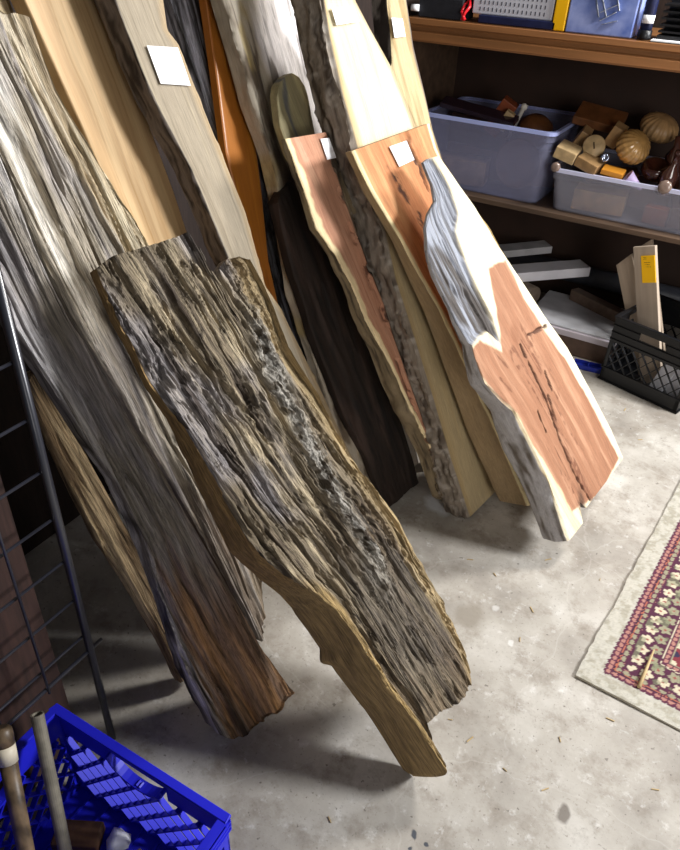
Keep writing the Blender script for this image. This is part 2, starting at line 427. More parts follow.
def big_disp(c):
    x = c.x + .009 * fbm(c.x * 6, c.y * 3, seed=41) + .0022 * fbm(c.x * 30, c.y * 14, seed=47)
    soft = 1 - .65 * ss(.62, .78, c.T) * ss(.15, .3, c.S) * ss(.9, .75, c.S)
    strip = ss(.10, .05, c.S) * ss(.52, .6, c.T)
    a = vn(x * 70, c.y * 4.5, seed=42) * .7 + .6 * vn(x * 150, c.y * 10, seed=43) + .25 * vn(x * 300, c.y * 45, seed=49)
    g = ss(.0, .42, a)
    z = -.010 * g * soft * (1 - strip) - .002 * ss(0, .6, vn(x * 320, c.y * 20, seed=44))
    z = z - .012 * crev(x, c.y, 42, 2.6, .16, 51) * soft * (1 - strip) - .007 * crev(x, c.y, 95, 6, .2, 54) * (1 - strip * .7) - .0025 * crev(x, c.y, 230, 12, .3, 57)
    z = z + .0035 * fbm(c.x * 12, c.y * 4, seed=45, o=3) + .002 * vn(c.x * 60, c.y * 40, seed=50) * soft
    bx = np.interp(c.T, [0, .3, .6, .75], [.92, .75, .62, .55]); bm = ss(.16, .02, np.abs(c.S - bx)) * ss(.8, .6, c.T)
    z = z + bm * (.008 + .010 * fbm(c.x * 60, c.y * 50, seed=46)) 
    # face curls away to the right margin
    z = z - .022 * ss(.78, 1.0, c.S) ** 2
    return z
big_left = [(97, 268), (118, 315), (138, 350), (155, 385), (178, 415), (193, 440), (215, 478), (240, 520), (258, 550), (273, 563), (300, 583), (322, 598), (337, 612), (356, 638), (385, 682), (415, 722), (445, 768)]
big_right = [(252, 258), (272, 297), (291, 345), (325, 394), (356, 452), (383, 488), (408, 520), (434, 570), (452, 600), (466, 632), (476, 655), (481, 674)]
def big_th(T): return np.interp(T, [0, .18, .45, .65, .9, 1], [.03, .035, .10, .15, .15, .14])
slab('weathered_slab', 'large deeply furrowed grey-brown slab in front, propped so a tan sawn edge shows', (-.09, .82), 10, 34.5, .085,
     big_left, big_right, top=[(112, 256), (145, 246), (172, 238), (188, 231), (196, 240), (212, 268), (222, 282), (221, 268), (228, 258), (242, 255)],
     bottom=[(448, 772), (446, 760), (436, 742), (427, 724), (440, 712), (455, 706), (470, 690)],
     col=big_col, disp=big_disp, side=big_side, ns=230, nt=600, nd=14, material=W_ROUGH, thf=big_th, round_e=.004, vsh=lambda c: -.052 * np.clip(c.D, 0, 1) ** .6 * ss(.9, 1, c.T) * ss(.35, .0, c.S))

# ---- pale weathered planks at left
def k_disp(c):
    g = groove_disp(61, .014, 30, 1.3, .004, (.0, .35))(c)
    x = c.x + .006 * fbm(c.x * 6, c.y * 2, seed=65)
    g = g - .014 * crev(x, c.y, 24, .9, .13, 67) - .006 * crev(x, c.y, 70, 2.5, .2, 69)
    gap = ss(.035, .01, np.abs(c.S - .45 - .04 * fbm(c.y * 3, 0 * c.y, seed=5))) * ss(.0, .1, c.T) * .02
    return g - gap
k1c = rough_wood('#b5aa98', '#3a2c20', '#f6efe2', 62, 34, 1.3)
def k1col(c):
    r = k1c(c); sm = ss(.7, .78, c.S); r = mix(r, A3('#a9a7b4'), ss(.0, .5, fbm(c.x * 14, c.y * 3, seed=63)) * .3)
    r = mix(r, mix(np.broadcast_to(A3('#d6c7a8'), r.shape), A3('#b09a74'), ss(-.3, .5, streaks(c, 60, 2, 66))), sm * .75)
    return mix(r, A3('#4a3324'), ss(.62, .75, c.T + .05 * streaks(c, 30, 3, 68)) * .7)
slab('driftwood_plank', 'pale silvery ridged plank with rounded top at the upper left, behind the big furrowed slab', (-.72, .9), 5, 15, .045,
     [(-70, 0), (0, 152), (40, 245), (75, 315), (160, 455), (225, 570), (255, 632)], [(31, 16), (60, 90), (105, 165), (150, 238), (215, 380), (262, 555), (268, 610)],
     top=[(-40, -40), (-10, -5), (3, 7), (10, 12), (20, 11)], bottom=[(262, 642)], col=k1col, disp=k_disp, side=live(.003, 14, 6), ns=150, nt=380, material=W_ROUGH)
k2c = rough_wood('#958c80', '#33291f', '#d8d2cc', 72, 38, 1.6)
def k2col(c):
    r = k2c(c); g = streaks(c, 50, 3, 75); r = mix(r, A3('#9a98a8'), ss(.0, .5, fbm(c.x * 12, c.y * 3, seed=79)) * .3)
    r = mix(r, mix(np.broadcast_to(A3('#7d5a3a'), r.shape), A3('#b58652'), ss(-.2, .7, g)), ss(.55, .8, c.T + .06 * g) * ss(.1, .5, c.S + .2 * g) * .8)
    return mix(r, A3('#33261c'), ss(.2, .6, streaks(c, 90, 3, 77)) * ss(.5, .7, c.T) * .7)
slab('driftwood_plank', 'long grey ridged plank at left whose orange-brown lower end stands on the floor', (-.585, .78), 14, 17, .07,
     [(-70, 110), (0, 266), (15, 328), (47, 376), (95, 450), (120, 485), (146, 540), (170, 608), (191, 676), (222, 736)],
     [(-30, 90), (0, 158), (38, 250), (72, 320), (158, 465), (222, 575), (262, 645), (298, 700)], bottom=[(236, 741), (265, 727), (285, 712)],
     col=k2col, disp=lambda c: groove_disp(71, .010, 30, 1.6, .006, (.0, .35))(c) - .014 * crev(c.x, c.y, 24, 1, .13, 73) - .006 * crev(c.x, c.y, 75, 2.5, .2, 76), side=live(.004, 12, 7), ns=110, nt=300, material=W_ROUGH)
slab('narrow_plank', 'short narrow greyish plank low at the left, beside the wire grid', (-.77, .8), 8, 17, .03,
     [(27, 388), (45, 430), (98, 541), (126, 580), (160, 640), (182, 684)], [(36, 372), (75, 435), (112, 500), (150, 570), (180, 630), (197, 668)],
     top=[(31, 376)], col=rough_wood('#8b7355', '#33281e', '#c4ad88', 82, 60, 3), disp=groove_disp(81, .006, 50, 3), ns=50, nt=200, material=W_ROUGH)
slab('narrow_plank', 'pale sliver of board at the top left corner, behind the rounded plank', (-.86, .75), 0, 14, .03,
     [(-30, -60), (-12, 0), (6, 50), (20, 90)], [(-6, -60), (10, 0), (30, 50), (50, 90)], top_v=1.9, floor=True,
     col=rough_wood('#c9b48f', '#8a7350', '#e4d6b4', 84, 50, 2), ns=24, nt=120, material=W_MID)

# ---- tan board
def tan_col(c):
    x = c.x + .02 * fbm(c.x * 3, c.y * 1.5, seed=91); g = fbm(x * 60, c.y * 1.2, seed=92)
    r = mix(np.broadcast_to(A3('#b8966a'), g.shape + (3,)), A3('#cbac80'), ss(-.4, .6, g))
    r = mix(r, A3('#9c743f'), ss(.3, .8, fbm(x * 120, c.y * 2, seed=93)) * .5)
    # cathedral figure low on the board
    q = c.uv((95, 190)); rr = np.hypot((c.U - q[0]) * 6, (c.V - q[1] + .12)); ring = np.sin(rr * 130 + 2 * g)
    return mix(r, A3('#8a7350'), ss(.2, .9, ring) * ss(.34, .12, rr) * .55)
slab('tan_board', 'wide smooth tan board with faint cathedral grain, behind the rounded silvery plank', (-.83, 1.0), 0, 13.5, .035,
     [(24, 0), (51, 58), (80, 122), (140, 260)], [(106, 0), (119, 51), (150, 126), (174, 191), (187, 231), (205, 285)], top_v=2.15, floor=True,
     col=tan_col, side=live(.001, 12, 8), ns=90, nt=260, material=W_SMOOTH, round_e=.003)

# ---- grey board with label
def grey_col(c):
    g = streaks(c, 60, 1.6, 101, .006); h = streaks(c, 160, 3, 103)
    r = mix(np.broadcast_to(A3('#a09480'), g.shape + (3,)), A3('#c2b497'), ss(-.1, .7, g) * .7)
    r = mix(r, A3('#7b6d58'), ss(.1, .7, h) * .5)
    r = mix(r, A3('#b49a72'), ss(.8, .95, c.S) * .6)
    bk = np.where((c.D > .02) & (c.S < .5), 1., 0.) 
    r = mix(r, mix(np.broadcast_to(A3('#6a6058'), r.shape), A3('#2a221d'), ss(-.2, .5, fbm(c.y * 16, c.z * 140, seed=104))), np.maximum(bk, ss(.05, .02, c.S + .02 * fbm(c.y * 16, 0 * c.y, seed=9))))
    return r
o, uvI, _ = slab('grey_board', 'long grey board with dark bark edge and a white label, beside the orange board', (-.715, 1.2), 2, 14.5, .05,
     [(114, 0), (124, 25), (137, 60), (153, 99), (191, 170), (227, 256), (250, 310)], [(164, 0), (168, 30), (179, 44), (191, 75), (211, 126), (246, 212), (266, 287), (280, 306), (318, 383)],
     top_v=2.1, floor=True, col=grey_col, side=live(.006, 20, 9), ns=80, nt=280, material=W_MID, round_e=.003)
paper(o, uvI, [(145, 46), (176, 48), (189, 86), (159, 84)], PAPER)

slab('dark_plank', 'dark weathered grey plank between the labelled grey board and the orange board', (-.81, 1.3), 0, 14.5, .04,
     [(164, -30), (172, 0), (196, 70), (225, 150), (250, 215)], [(196, -30), (204, 0), (212, 60), (221, 120), (233, 180), (262, 260)], top_v=2.0, floor=True,
     col=rough_wood('#8a8890', '#2b2725', '#c9c9d6', 112, 60, 4), disp=groove_disp(111, .006), ns=44, nt=220, material=W_ROUGH)

def orange_col(c):
    g = streaks(c, 45, 1.5, 121, .01); k = fbm(c.x * 14, c.y * 5, seed=124)
    r = mix(np.broadcast_to(A3('#b06c28'), g.shape + (3,)), A3('#d8963a'), ss(-.1, .7, g + .2 * k))
    return mix(r, A3('#7d3c12'), ss(.2, .8, k - .3 * g) * .6)
slab('orange_board', 'narrow varnished orange-brown board standing behind the labelled grey board', (-.77, 1.45), 0, 14.5, .022,
     [(206, 0), (216, 70), (226, 152), (239, 201), (255, 262)], [(226, 0), (239, 63), (253, 116), (263, 198), (269, 261), (280, 310)], top_v=2.0, floor=True,
     col=orange_col, side=live(.001, 9, 2), ns=40, nt=220, material=wood_attr_mat('varnished_wood', 150, 4, .15, .05, .35, spec=.5), round_e=.003)

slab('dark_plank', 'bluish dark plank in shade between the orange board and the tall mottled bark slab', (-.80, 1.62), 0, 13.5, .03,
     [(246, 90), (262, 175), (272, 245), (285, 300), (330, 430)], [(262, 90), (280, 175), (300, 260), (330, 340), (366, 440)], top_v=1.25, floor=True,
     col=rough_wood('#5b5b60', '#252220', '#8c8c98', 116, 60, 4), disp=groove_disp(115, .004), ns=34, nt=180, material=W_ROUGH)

# ---- tall mottled slab
def e_col(c):
    g = streaks(c, 40, 4, 131, .02); k = fbm(c.x * 22, c.y * 9, seed=133); l2 = fbm(c.x * 8, c.y * 3, seed=135)
    r = mix(np.broadcast_to(A3('#b5aa98'), g.shape + (3,)), A3('#6d5f4e'), ss(.1, .6, k + .4 * g))
    r = mix(r, A3('#e9e4e4'), ss(.30, .52, c.S + .12 * k) * ss(-.5, .2, l2 + .3) * .9)
    r = mix(r, A3('#b39c63'), ss(.3, .7, fbm(c.x * 14 + 5, c.y * 6, seed=137)) * ss(.5, .3, c.S) * .7)
    return mix(r, A3('#4b4038'), ss(.35, .7, streaks(c, 70, 8, 139)) * .7)
slab('mottled_slab', 'tall mottled grey and whitish slab right of the orange board', (-.71, 1.75), 2, 14, .04,
     [(224, 0), (239, 53), (253, 106), (271, 155), (286, 226), (297, 296), (330, 400)], [(296, -10), (315, 90), (345, 170), (370, 260), (400, 380)], top_v=2.05, floor=True,
     col=e_col, disp=groove_disp(132, .003, 30, 5, .008), side=live(.005, 18, 10), ns=90, nt=280, material=W_MID)
def f_col(c):
    g = streaks(c, 45, 3, 141); r = mix(np.broadcast_to(A3('#9a8f6c'), g.shape + (3,)), A3('#bdb084'), ss(-.3, .6, g))
    return mix(r, A3('#5c6068'), ss(.07, .02, np.abs(c.S - .3 - .05 * g)) * .8)
slab('round_topped_board', 'small olive-tan board with a rounded top, behind the label of the smaller red slab', (-.625, 1.72), 4, 15, .022,
     [(277, 98), (280, 125), (290, 155), (318, 200), (350, 256), (380, 320), (412, 385), (440, 450)], [(309, 100), (316, 138), (330, 175), (352, 215), (375, 270), (400, 330), (426, 390), (450, 450)],
     top=[(279, 85), (285, 77), (292, 73), (299, 77), (305, 87)], floor=True, col=f_col, side=live(.001, 9, 2), ns=40, nt=180, material=W_MID, round_e=.003)

slab('dark_plank', 'very dark brown plank added in place of shade, left of and behind the smaller red slab', (-.665, 1.70), 4, 15, .03,
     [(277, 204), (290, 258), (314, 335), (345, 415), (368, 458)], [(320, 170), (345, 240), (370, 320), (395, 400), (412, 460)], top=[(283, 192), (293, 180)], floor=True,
     col=rough_wood('#2a201a', '#171210', '#40312a', 146, 40, 3), disp=groove_disp(147, .004), side=live(.003, 12, 3), ns=44, nt=200, material=W_MID)  # plank added to stand in for shade over the mottled slab's lower part
# ---- tall maple slab with bark edge
def c_col(c):
    g = streaks(c, 30, 1.5, 151, .01)
    r = mix(np.broadcast_to(A3('#e2d6b4'), g.shape + (3,)), A3('#cdb888'), ss(0, .8, g) * .6)
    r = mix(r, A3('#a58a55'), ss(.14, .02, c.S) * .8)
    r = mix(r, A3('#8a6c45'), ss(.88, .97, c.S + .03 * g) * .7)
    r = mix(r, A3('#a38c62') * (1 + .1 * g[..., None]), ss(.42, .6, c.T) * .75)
    n = fbm(c.y * 10, c.z * 90, seed=153); n2 = fbm(c.y * 60, c.z * 60, seed=155)
    bk = mix(np.broadcast_to(A3('#857a6d'), r.shape), A3('#463b31'), ss(.0, .6, n)); bk = mix(bk, A3('#aaa399'), ss(.2, .7, n2) * .5)
    m = np.where((c.D > .02) & (c.S < .5), 1., 0.); m = np.maximum(m, ss(.05, .02, c.S))
    return mix(r, bk, m)
def c_side(c):
    sg = np.where(c.S < .5, 1., .4)
    return sg * (.008 * fbm(c.V * 16, c.z * 30, seed=157) + .006 * ss(0, .5, fbm(c.V * 40, c.z * 60, seed=158)) + .004 * np.sin(np.pi * c.D))
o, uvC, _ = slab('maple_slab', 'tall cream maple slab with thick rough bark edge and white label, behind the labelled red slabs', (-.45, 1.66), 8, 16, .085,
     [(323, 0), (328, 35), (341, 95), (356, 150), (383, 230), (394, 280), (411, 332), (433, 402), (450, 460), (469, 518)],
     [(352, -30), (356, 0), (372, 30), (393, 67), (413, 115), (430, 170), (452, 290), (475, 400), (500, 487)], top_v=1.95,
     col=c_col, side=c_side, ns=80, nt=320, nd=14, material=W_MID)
paper(o, uvC, [(329, 9), (351, 7), (357, 22), (334, 26)], PAPER, z=.006)

def p_col(c):
    g = streaks(c, 35, 2, 161); k = fbm(c.x * 20, c.y * 8, seed=163)
    r = mix(np.broadcast_to(A3('#bba982'), g.shape + (3,)), A3('#9c865e'), ss(0, .7, g + .3 * k))
    r = mix(r, A3('#6a6058'), ss(.84, .92, c.S))
    m = np.where((c.D > .02) & (c.S < .5), 1., 0.)
    return mix(r, mix(np.broadcast_to(A3('#6f6963'), r.shape), A3('#2a2420'), ss(-.2, .3, fbm(c.y * 26, c.z * 60, seed=165))), m)
o, uvP, _ = slab('bark_edged_board', 'tan board with dark bark edge and small label, rightmost tall board beside the shelf', (-.58, 2.15), 6, 16, .06,
     [(389, 0), (391, 30), (393, 71), (402, 95), (416, 125), (440, 190)], [(408, 0), (415, 46), (426, 92), (434, 130), (450, 180)], top_v=2.0, floor=True,
     col=p_col, side=live(.006, 18, 11), ns=50, nt=240, nd=10, material=W_MID)
paper(o, uvP, [(390, 18), (401, 19), (404, 37), (393, 38)], PAPER)

# ---- smaller red slab
def crack_mask(c, lines, w=.006):
    m = 0
    for ln in lines:
        pl = [c.uv(p) for p in ln]
        d = np.full(c.U.shape, 9.)
        for (ax, ay), (bx, by) in zip(pl[:-1], pl[1:]):
            ex, ey = bx - ax, by - ay; t = np.clip(((c.U - ax) * ex + (c.V - ay) * ey) / (ex * ex + ey * ey), 0, 1)
            d = np.minimum(d, np.hypot(c.U - ax - t * ex, c.V - ay - t * ey))
        m = np.maximum(m, ss(w, w * .35, d + w * .7 * vn(c.V * 60, c.U * 90, seed=7)))
    return m
def red_base(c, seed, a='#b68468', b='#c99c80', d='#8b543d'):
    g = streaks(c, 55, 2.2, seed, .008); k = fbm(c.x * 9, c.y * 3, seed=seed + 3)
    r = mix(np.broadcast_to(A3(a), g.shape + (3,)), A3(b), ss(-.4, .9, g + .6 * k)); return mix(r, A3(d), ss(.3, .9, streaks(c, 150, 5, seed + 6)) * .4)
d_redR = [(326, 132), (336, 176), (352, 224), (366, 262), (383, 305), (394, 341), (406, 375), (421, 417), (434, 458)]
def d_col(c):
    r = red_base(c, 171)
    pl = [c.uv(p) for p in d_redR]; pl = sorted(pl, key=lambda q: q[1]); ue = np.interp(c.V, [q[1] for q in pl], [q[0] for q in pl])
    n = fbm(c.x * 40, c.y * 22, seed=173)
    dl = c.S * c.w
    r = mix(r, A3('#ecd6a8'), ss(.016, .010, dl + .004 * n))
    r = mix(r, A3('#5b3322'), ss(.1, .5, fbm(c.x * 60, c.y * 26, seed=174)) * ss(-.035, -.005, c.U - ue) * ss(.15, .3, c.T) * .9)
    bk = mix(np.broadcast_to(A3('#6b5c4c'), r.shape), A3('#2a211b'), ss(-.2, .3, n))
    r = mix(r, bk, ss(.0, .008, c.U - ue))
    sd = np.where((c.D > .02), 1., 0.)
    s2 = mix(np.broadcast_to(A3('#84745a'), r.shape), A3('#4b4033'), ss(.0, .8, fbm(c.y * 10, c.z * 110, seed=175)))
    return mix(r, s2, sd)
def d_disp(c):
    pl = sorted([c.uv(p) for p in d_redR], key=lambda q: q[1]); ue = np.interp(c.V, [q[1] for q in pl], [q[0] for q in pl])
    o = c.U - ue
    return -.035 * ss(.0, .05, o) - .008 * ss(.1, .5, fbm(c.x * 50, c.y * 26, seed=174)) * ss(-.03, .0, o)
def d_side(c):
    kn = c.uv((398, 425)); r = np.hypot(c.V - kn[1], (c.z + .03))
    return .005 * fbm(c.V * 16, c.z * 30, seed=177) + np.where(c.S < .5, .025 * ss(.06, .01, r), 0) * np.sin(np.pi * np.clip(c.D, 0, 1))
o, uvD, _ = slab('red_slab', 'smaller red-brown live-edge slab with a small label at its top right corner, left of the maple slab', (-.505, 1.58), 6, 17, .065,
     [(285, 139), (302, 184), (316, 229), (336, 256), (352, 286), (366, 320), (385, 352), (400, 385), (416, 418), (436, 458), (450, 500)],
     [(327, 132), (346, 180), (368, 230), (384, 275), (400, 330), (418, 380), (436, 430), (456, 503)], bottom=[(453, 502)],
     col=d_col, disp=d_disp, side=d_side, ns=80, nt=300, nd=12, material=W_MID, round_e=.004, thf=lambda T: np.interp(T, [0, .3, .6, 1], [.015, .03, .065, .065]))
paper(o, uvD, [(319, 139), (328, 138), (335, 158), (326, 160)], PAPER, z=.003)

# ---- orange-red slab with label
def a_col(c):
    r = red_base(c, 181, '#b97b50', '#cc9566', '#8c4a22'); dl = c.S * c.w; dr = (1 - c.S) * c.w
    n = fbm(c.x * 30, c.y * 12, seed=182)
    r = mix(r, A3('#f0dfae'), ss(.012, .007, dl + .003 * n)); r = mix(r, A3('#efdfb6'), ss(.016, .010, dr + .003 * n))
    m = crack_mask(c, [[(403, 127), (412, 150), (424, 178), (428, 190)], [(388, 165), (402, 190), (418, 215), (424, 225)]], .009)
    r = mix(r, A3('#4a2a18'), m * ss(-.5, .1, fbm(c.x * 90, c.y * 30, seed=184)))
    sd = np.where(c.D > .02, 1., 0.)
    return mix(r, A3('#988262') * (1 + .15 * fbm(c.y * 14, c.z * 60, seed=185))[..., None], sd)
o, uvA, _ = slab('labelled_red_slab', 'orange-red slab with pale edge and a white square label near its top, behind the largest red slab', (-.265, 1.79), 9, 21, .06,
     [(352, 151), (372, 192), (399, 236), (419, 273), (440, 310), (457, 345), (480, 395), (505, 450), (529, 506)],
     [(430, 123), (437, 148), (462, 205), (495, 270), (530, 340), (560, 410), (585, 462)], top=[(380, 141), (405, 132)],
     col=a_col, side=live(.003, 14, 12), ns=80, nt=260, nd=10, material=W_MID, round_e=.004, thf=lambda T: np.interp(T, [0, .2, .5, .75, 1], [.022, .03, .07, .105, .105]),
     disp=lambda c: -.006 * crack_mask(c, [[(403, 127), (412, 150), (424, 178), (428, 190)]], .01))
paper(o, uvA, [(388, 147), (405, 141), (413, 160), (398, 167)], PAPER, z=.003)

# ---- largest red slab
B_heart = [(488, 268), (500, 262), (506, 258), (523, 298), (543, 329), (566, 361), (588, 397), (604, 428), (619, 458), (600, 495), (592, 500), (582, 506), (572, 512), (560, 490), (549, 470), (533, 446), (517, 413), (500, 397), (488, 384), (476, 366), (472, 350), (480, 340), (502, 352), (497, 318)]
B_silver = [(420, 155), (433, 158), (449, 184), (459, 214), (456, 231), (466, 261), (478, 288), (493, 318), (501, 345), (488, 332), (478, 338), (468, 352), (462, 360), (440, 300), (420, 240), (425, 200)]
B_cracks = [[(520, 345), (535, 375), (548, 405), (560, 440), (575, 475), (590, 500)], [(548, 395), (556, 420)], [(538, 412), (546, 432)], [(545, 372), (552, 390)], [(528, 335), (546, 326)]]
B_chk = [[(494, 352), (508, 368)], [(500, 378), (512, 392)]]
def b_col(c):
    n = fbm(c.x * 26, c.y * 12, seed=192); g = streaks(c, 55, 2.5, 193, .01)
    r = mix(np.broadcast_to(A3('#e3d6b8'), g.shape + (3,)), A3('#cfb888'), ss(.1, .8, g) * .6)
    H = red_base(c, 191, '#9a6d52', '#b3886b', '#7a4f38')
    r = mix(r, H, ss(-.003, .005, sdf([c.uv(p) for p in B_heart], c.U, c.V) + .005 * n))
    sv = mix(np.broadcast_to(A3('#9296a0'), r.shape), A3('#6c6e76'), ss(-.1, .6, streaks(c, 110, 7, 195)))
    q0, q1 = c.uv((440, 180)), c.uv((490, 325))
    low = ss(c.uv((450, 262))[1] + .06, c.uv((450, 262))[1] - .08, c.V)
    inn = ss(.0, .02, sdf([c.uv(p) for p in [(430, 248), (440, 246), (455, 262), (470, 285), (486, 308), (496, 328), (498, 345), (480, 332), (462, 322), (448, 300), (436, 275)]], c.U, c.V) + .012)
    sv = mix(sv, A3('#3f362d'), ss(-.9, .0, streaks(c, 80, 6, 196)) * inn * .9)
    sv = mix(sv, A3('#54504c'), ss(.25, .6, streaks(c, 140, 9, 194)) * .6)
    r = mix(r, sv, ss(-.003, .006, sdf([c.uv(p) for p in B_silver], c.U, c.V) + .003 * n))
    near = crack_mask(c, B_cracks[:1], .06); r = mix(r, A3('#6e4430'), near * ss(.05, .5, streaks(c, 90, 5, 188)) * .8)
    r = mix(r, A3('#4a2a1a'), crack_mask(c, B_cracks, .006) * .9); r = mix(r, A3('#6b4430'), crack_mask(c, B_chk, .0035) * .7)
    kn = c.uv((515, 335)); r = mix(r, A3('#8a5c42'), ss(.025, .01, np.hypot(c.U - kn[0], (c.V - kn[1]) * .6)) * .6)
    r = mix(r, A3('#3c2a20'), ss(.035, .0, np.hypot(c.U - c.uv((582, 503))[0], (c.V - c.uv((582, 503))[1]) * .5) + .01 * fbm(c.x * 90, c.y * 20, seed=3)) * .8)
    sd = np.where((c.D > .02) & (c.S < .5), 1., 0.)
    w = mix(np.broadcast_to(A3('#a3a0a0'), r.shape), A3('#5d544b'), ss(-.1, .6, fbm(c.y * 5, c.z * 110, seed=197) + .4 * fbm(c.y * 14, c.z * 30, seed=198)))
    r = mix(r, w, sd)
    sr = np.where((c.D > .02) & (c.S > .5), 1., 0.)
    return mix(r, A3('#c9b083'), sr)
def b_disp(c):
    s = ss(-.002, .01, sdf([c.uv(p) for p in B_silver], c.U, c.V)); low = ss(c.uv((450, 262))[1] + .06, c.uv((450, 262))[1] - .08, c.V)
    x = c.x + .003 * fbm(c.x * 8, c.y * 5, seed=3)
    return s * (-.006 - .007 * low * ss(0, .5, vn(x * 110, c.y * 6, seed=199)) - .002 * ss(0, .6, vn(x * 160, c.y * 14, seed=200))) - .006 * crack_mask(c, B_cracks, .004)
def b_side(c):
    return .006 * fbm(c.V * 10, c.z * 18, seed=201) + np.where(c.S < .5, .010 * ss(.35, .6, c.T), .002) * np.sin(np.pi * np.clip(c.D, 0, 1))
slab('big_red_slab', 'largest pinkish-red slab with pale right edge and silvery split upper left edge, standing furthest out from the group', (-.105, 1.67), 9, 25, .075,
     [(425, 162), (434, 184), (437, 201), (430, 214), (427, 228), (430, 250), (436, 275), (447, 300), (460, 325), (472, 345), (475, 358), (485, 384), (514, 411), (533, 449), (549, 483), (569, 541)],
     [(439, 156), (461, 187), (475, 206), (498, 244), (523, 281), (545, 315), (568, 347), (592, 391), (612, 429), (624, 457)],
     top=[(430, 158)], bottom=[(576, 532), (583, 523), (581, 512), (580, 502), (586, 508), (592, 500), (606, 482)],
     col=b_col, disp=b_disp, side=b_side, ns=150, nt=340, nd=12, material=W_MID, round_e=.005, thf=lambda T: np.interp(T, [0, .3, .5, .7, 1], [.012, .016, .05, .095, .085]))

# ================================================================== WIRE GRID PANEL
wire = mat('black_wire', '#23242c', .28, spec=1.0)
g = empty('wire_grid_panel', (-.845, .542, 0)); tag(g, 'black wire grid panel standing at the left edge behind the blue crate', 'wire rack')
mb = MB(); mb.tube([(0, 0, .002), (0, 0, 1.25)], .008, 10); mb.build('upright', wire, g)
for k in range(5):
    mb = MB(); y = -.105 - .1 * k
    mb.tube([(0.004, y, .3), (0.004, y, 1.2)], .0028, 8); mb.build('vertical_wire', wire, g)
for k in range(9):
    z = .354 + .1015 * k
    mb = MB(); ex = .004
    mb.tube([(-.004, -.7, z), (-.004, ex, z)], .0028, 8); mb.build('horizontal_wire', wire, g)
mb = MB(); mb.tube([(-.0, -.7, .31), (0, .03, .31)], .004, 8); mb.build('bottom_wire', wire, g)
dk = mat('dark_brown_panel', '#3a2620', .6, noise=.45, nscale=10, stretch=(10, 10, 1), bump=.15)
b = MB().box((-.05, -.9, 0), (0, 0, 1.15)).build('dark_board', dk, None, .002); b.location = (-.90, .50, .001)
tag(b, 'dark brown board standing upright behind the black wire grid', 'board')

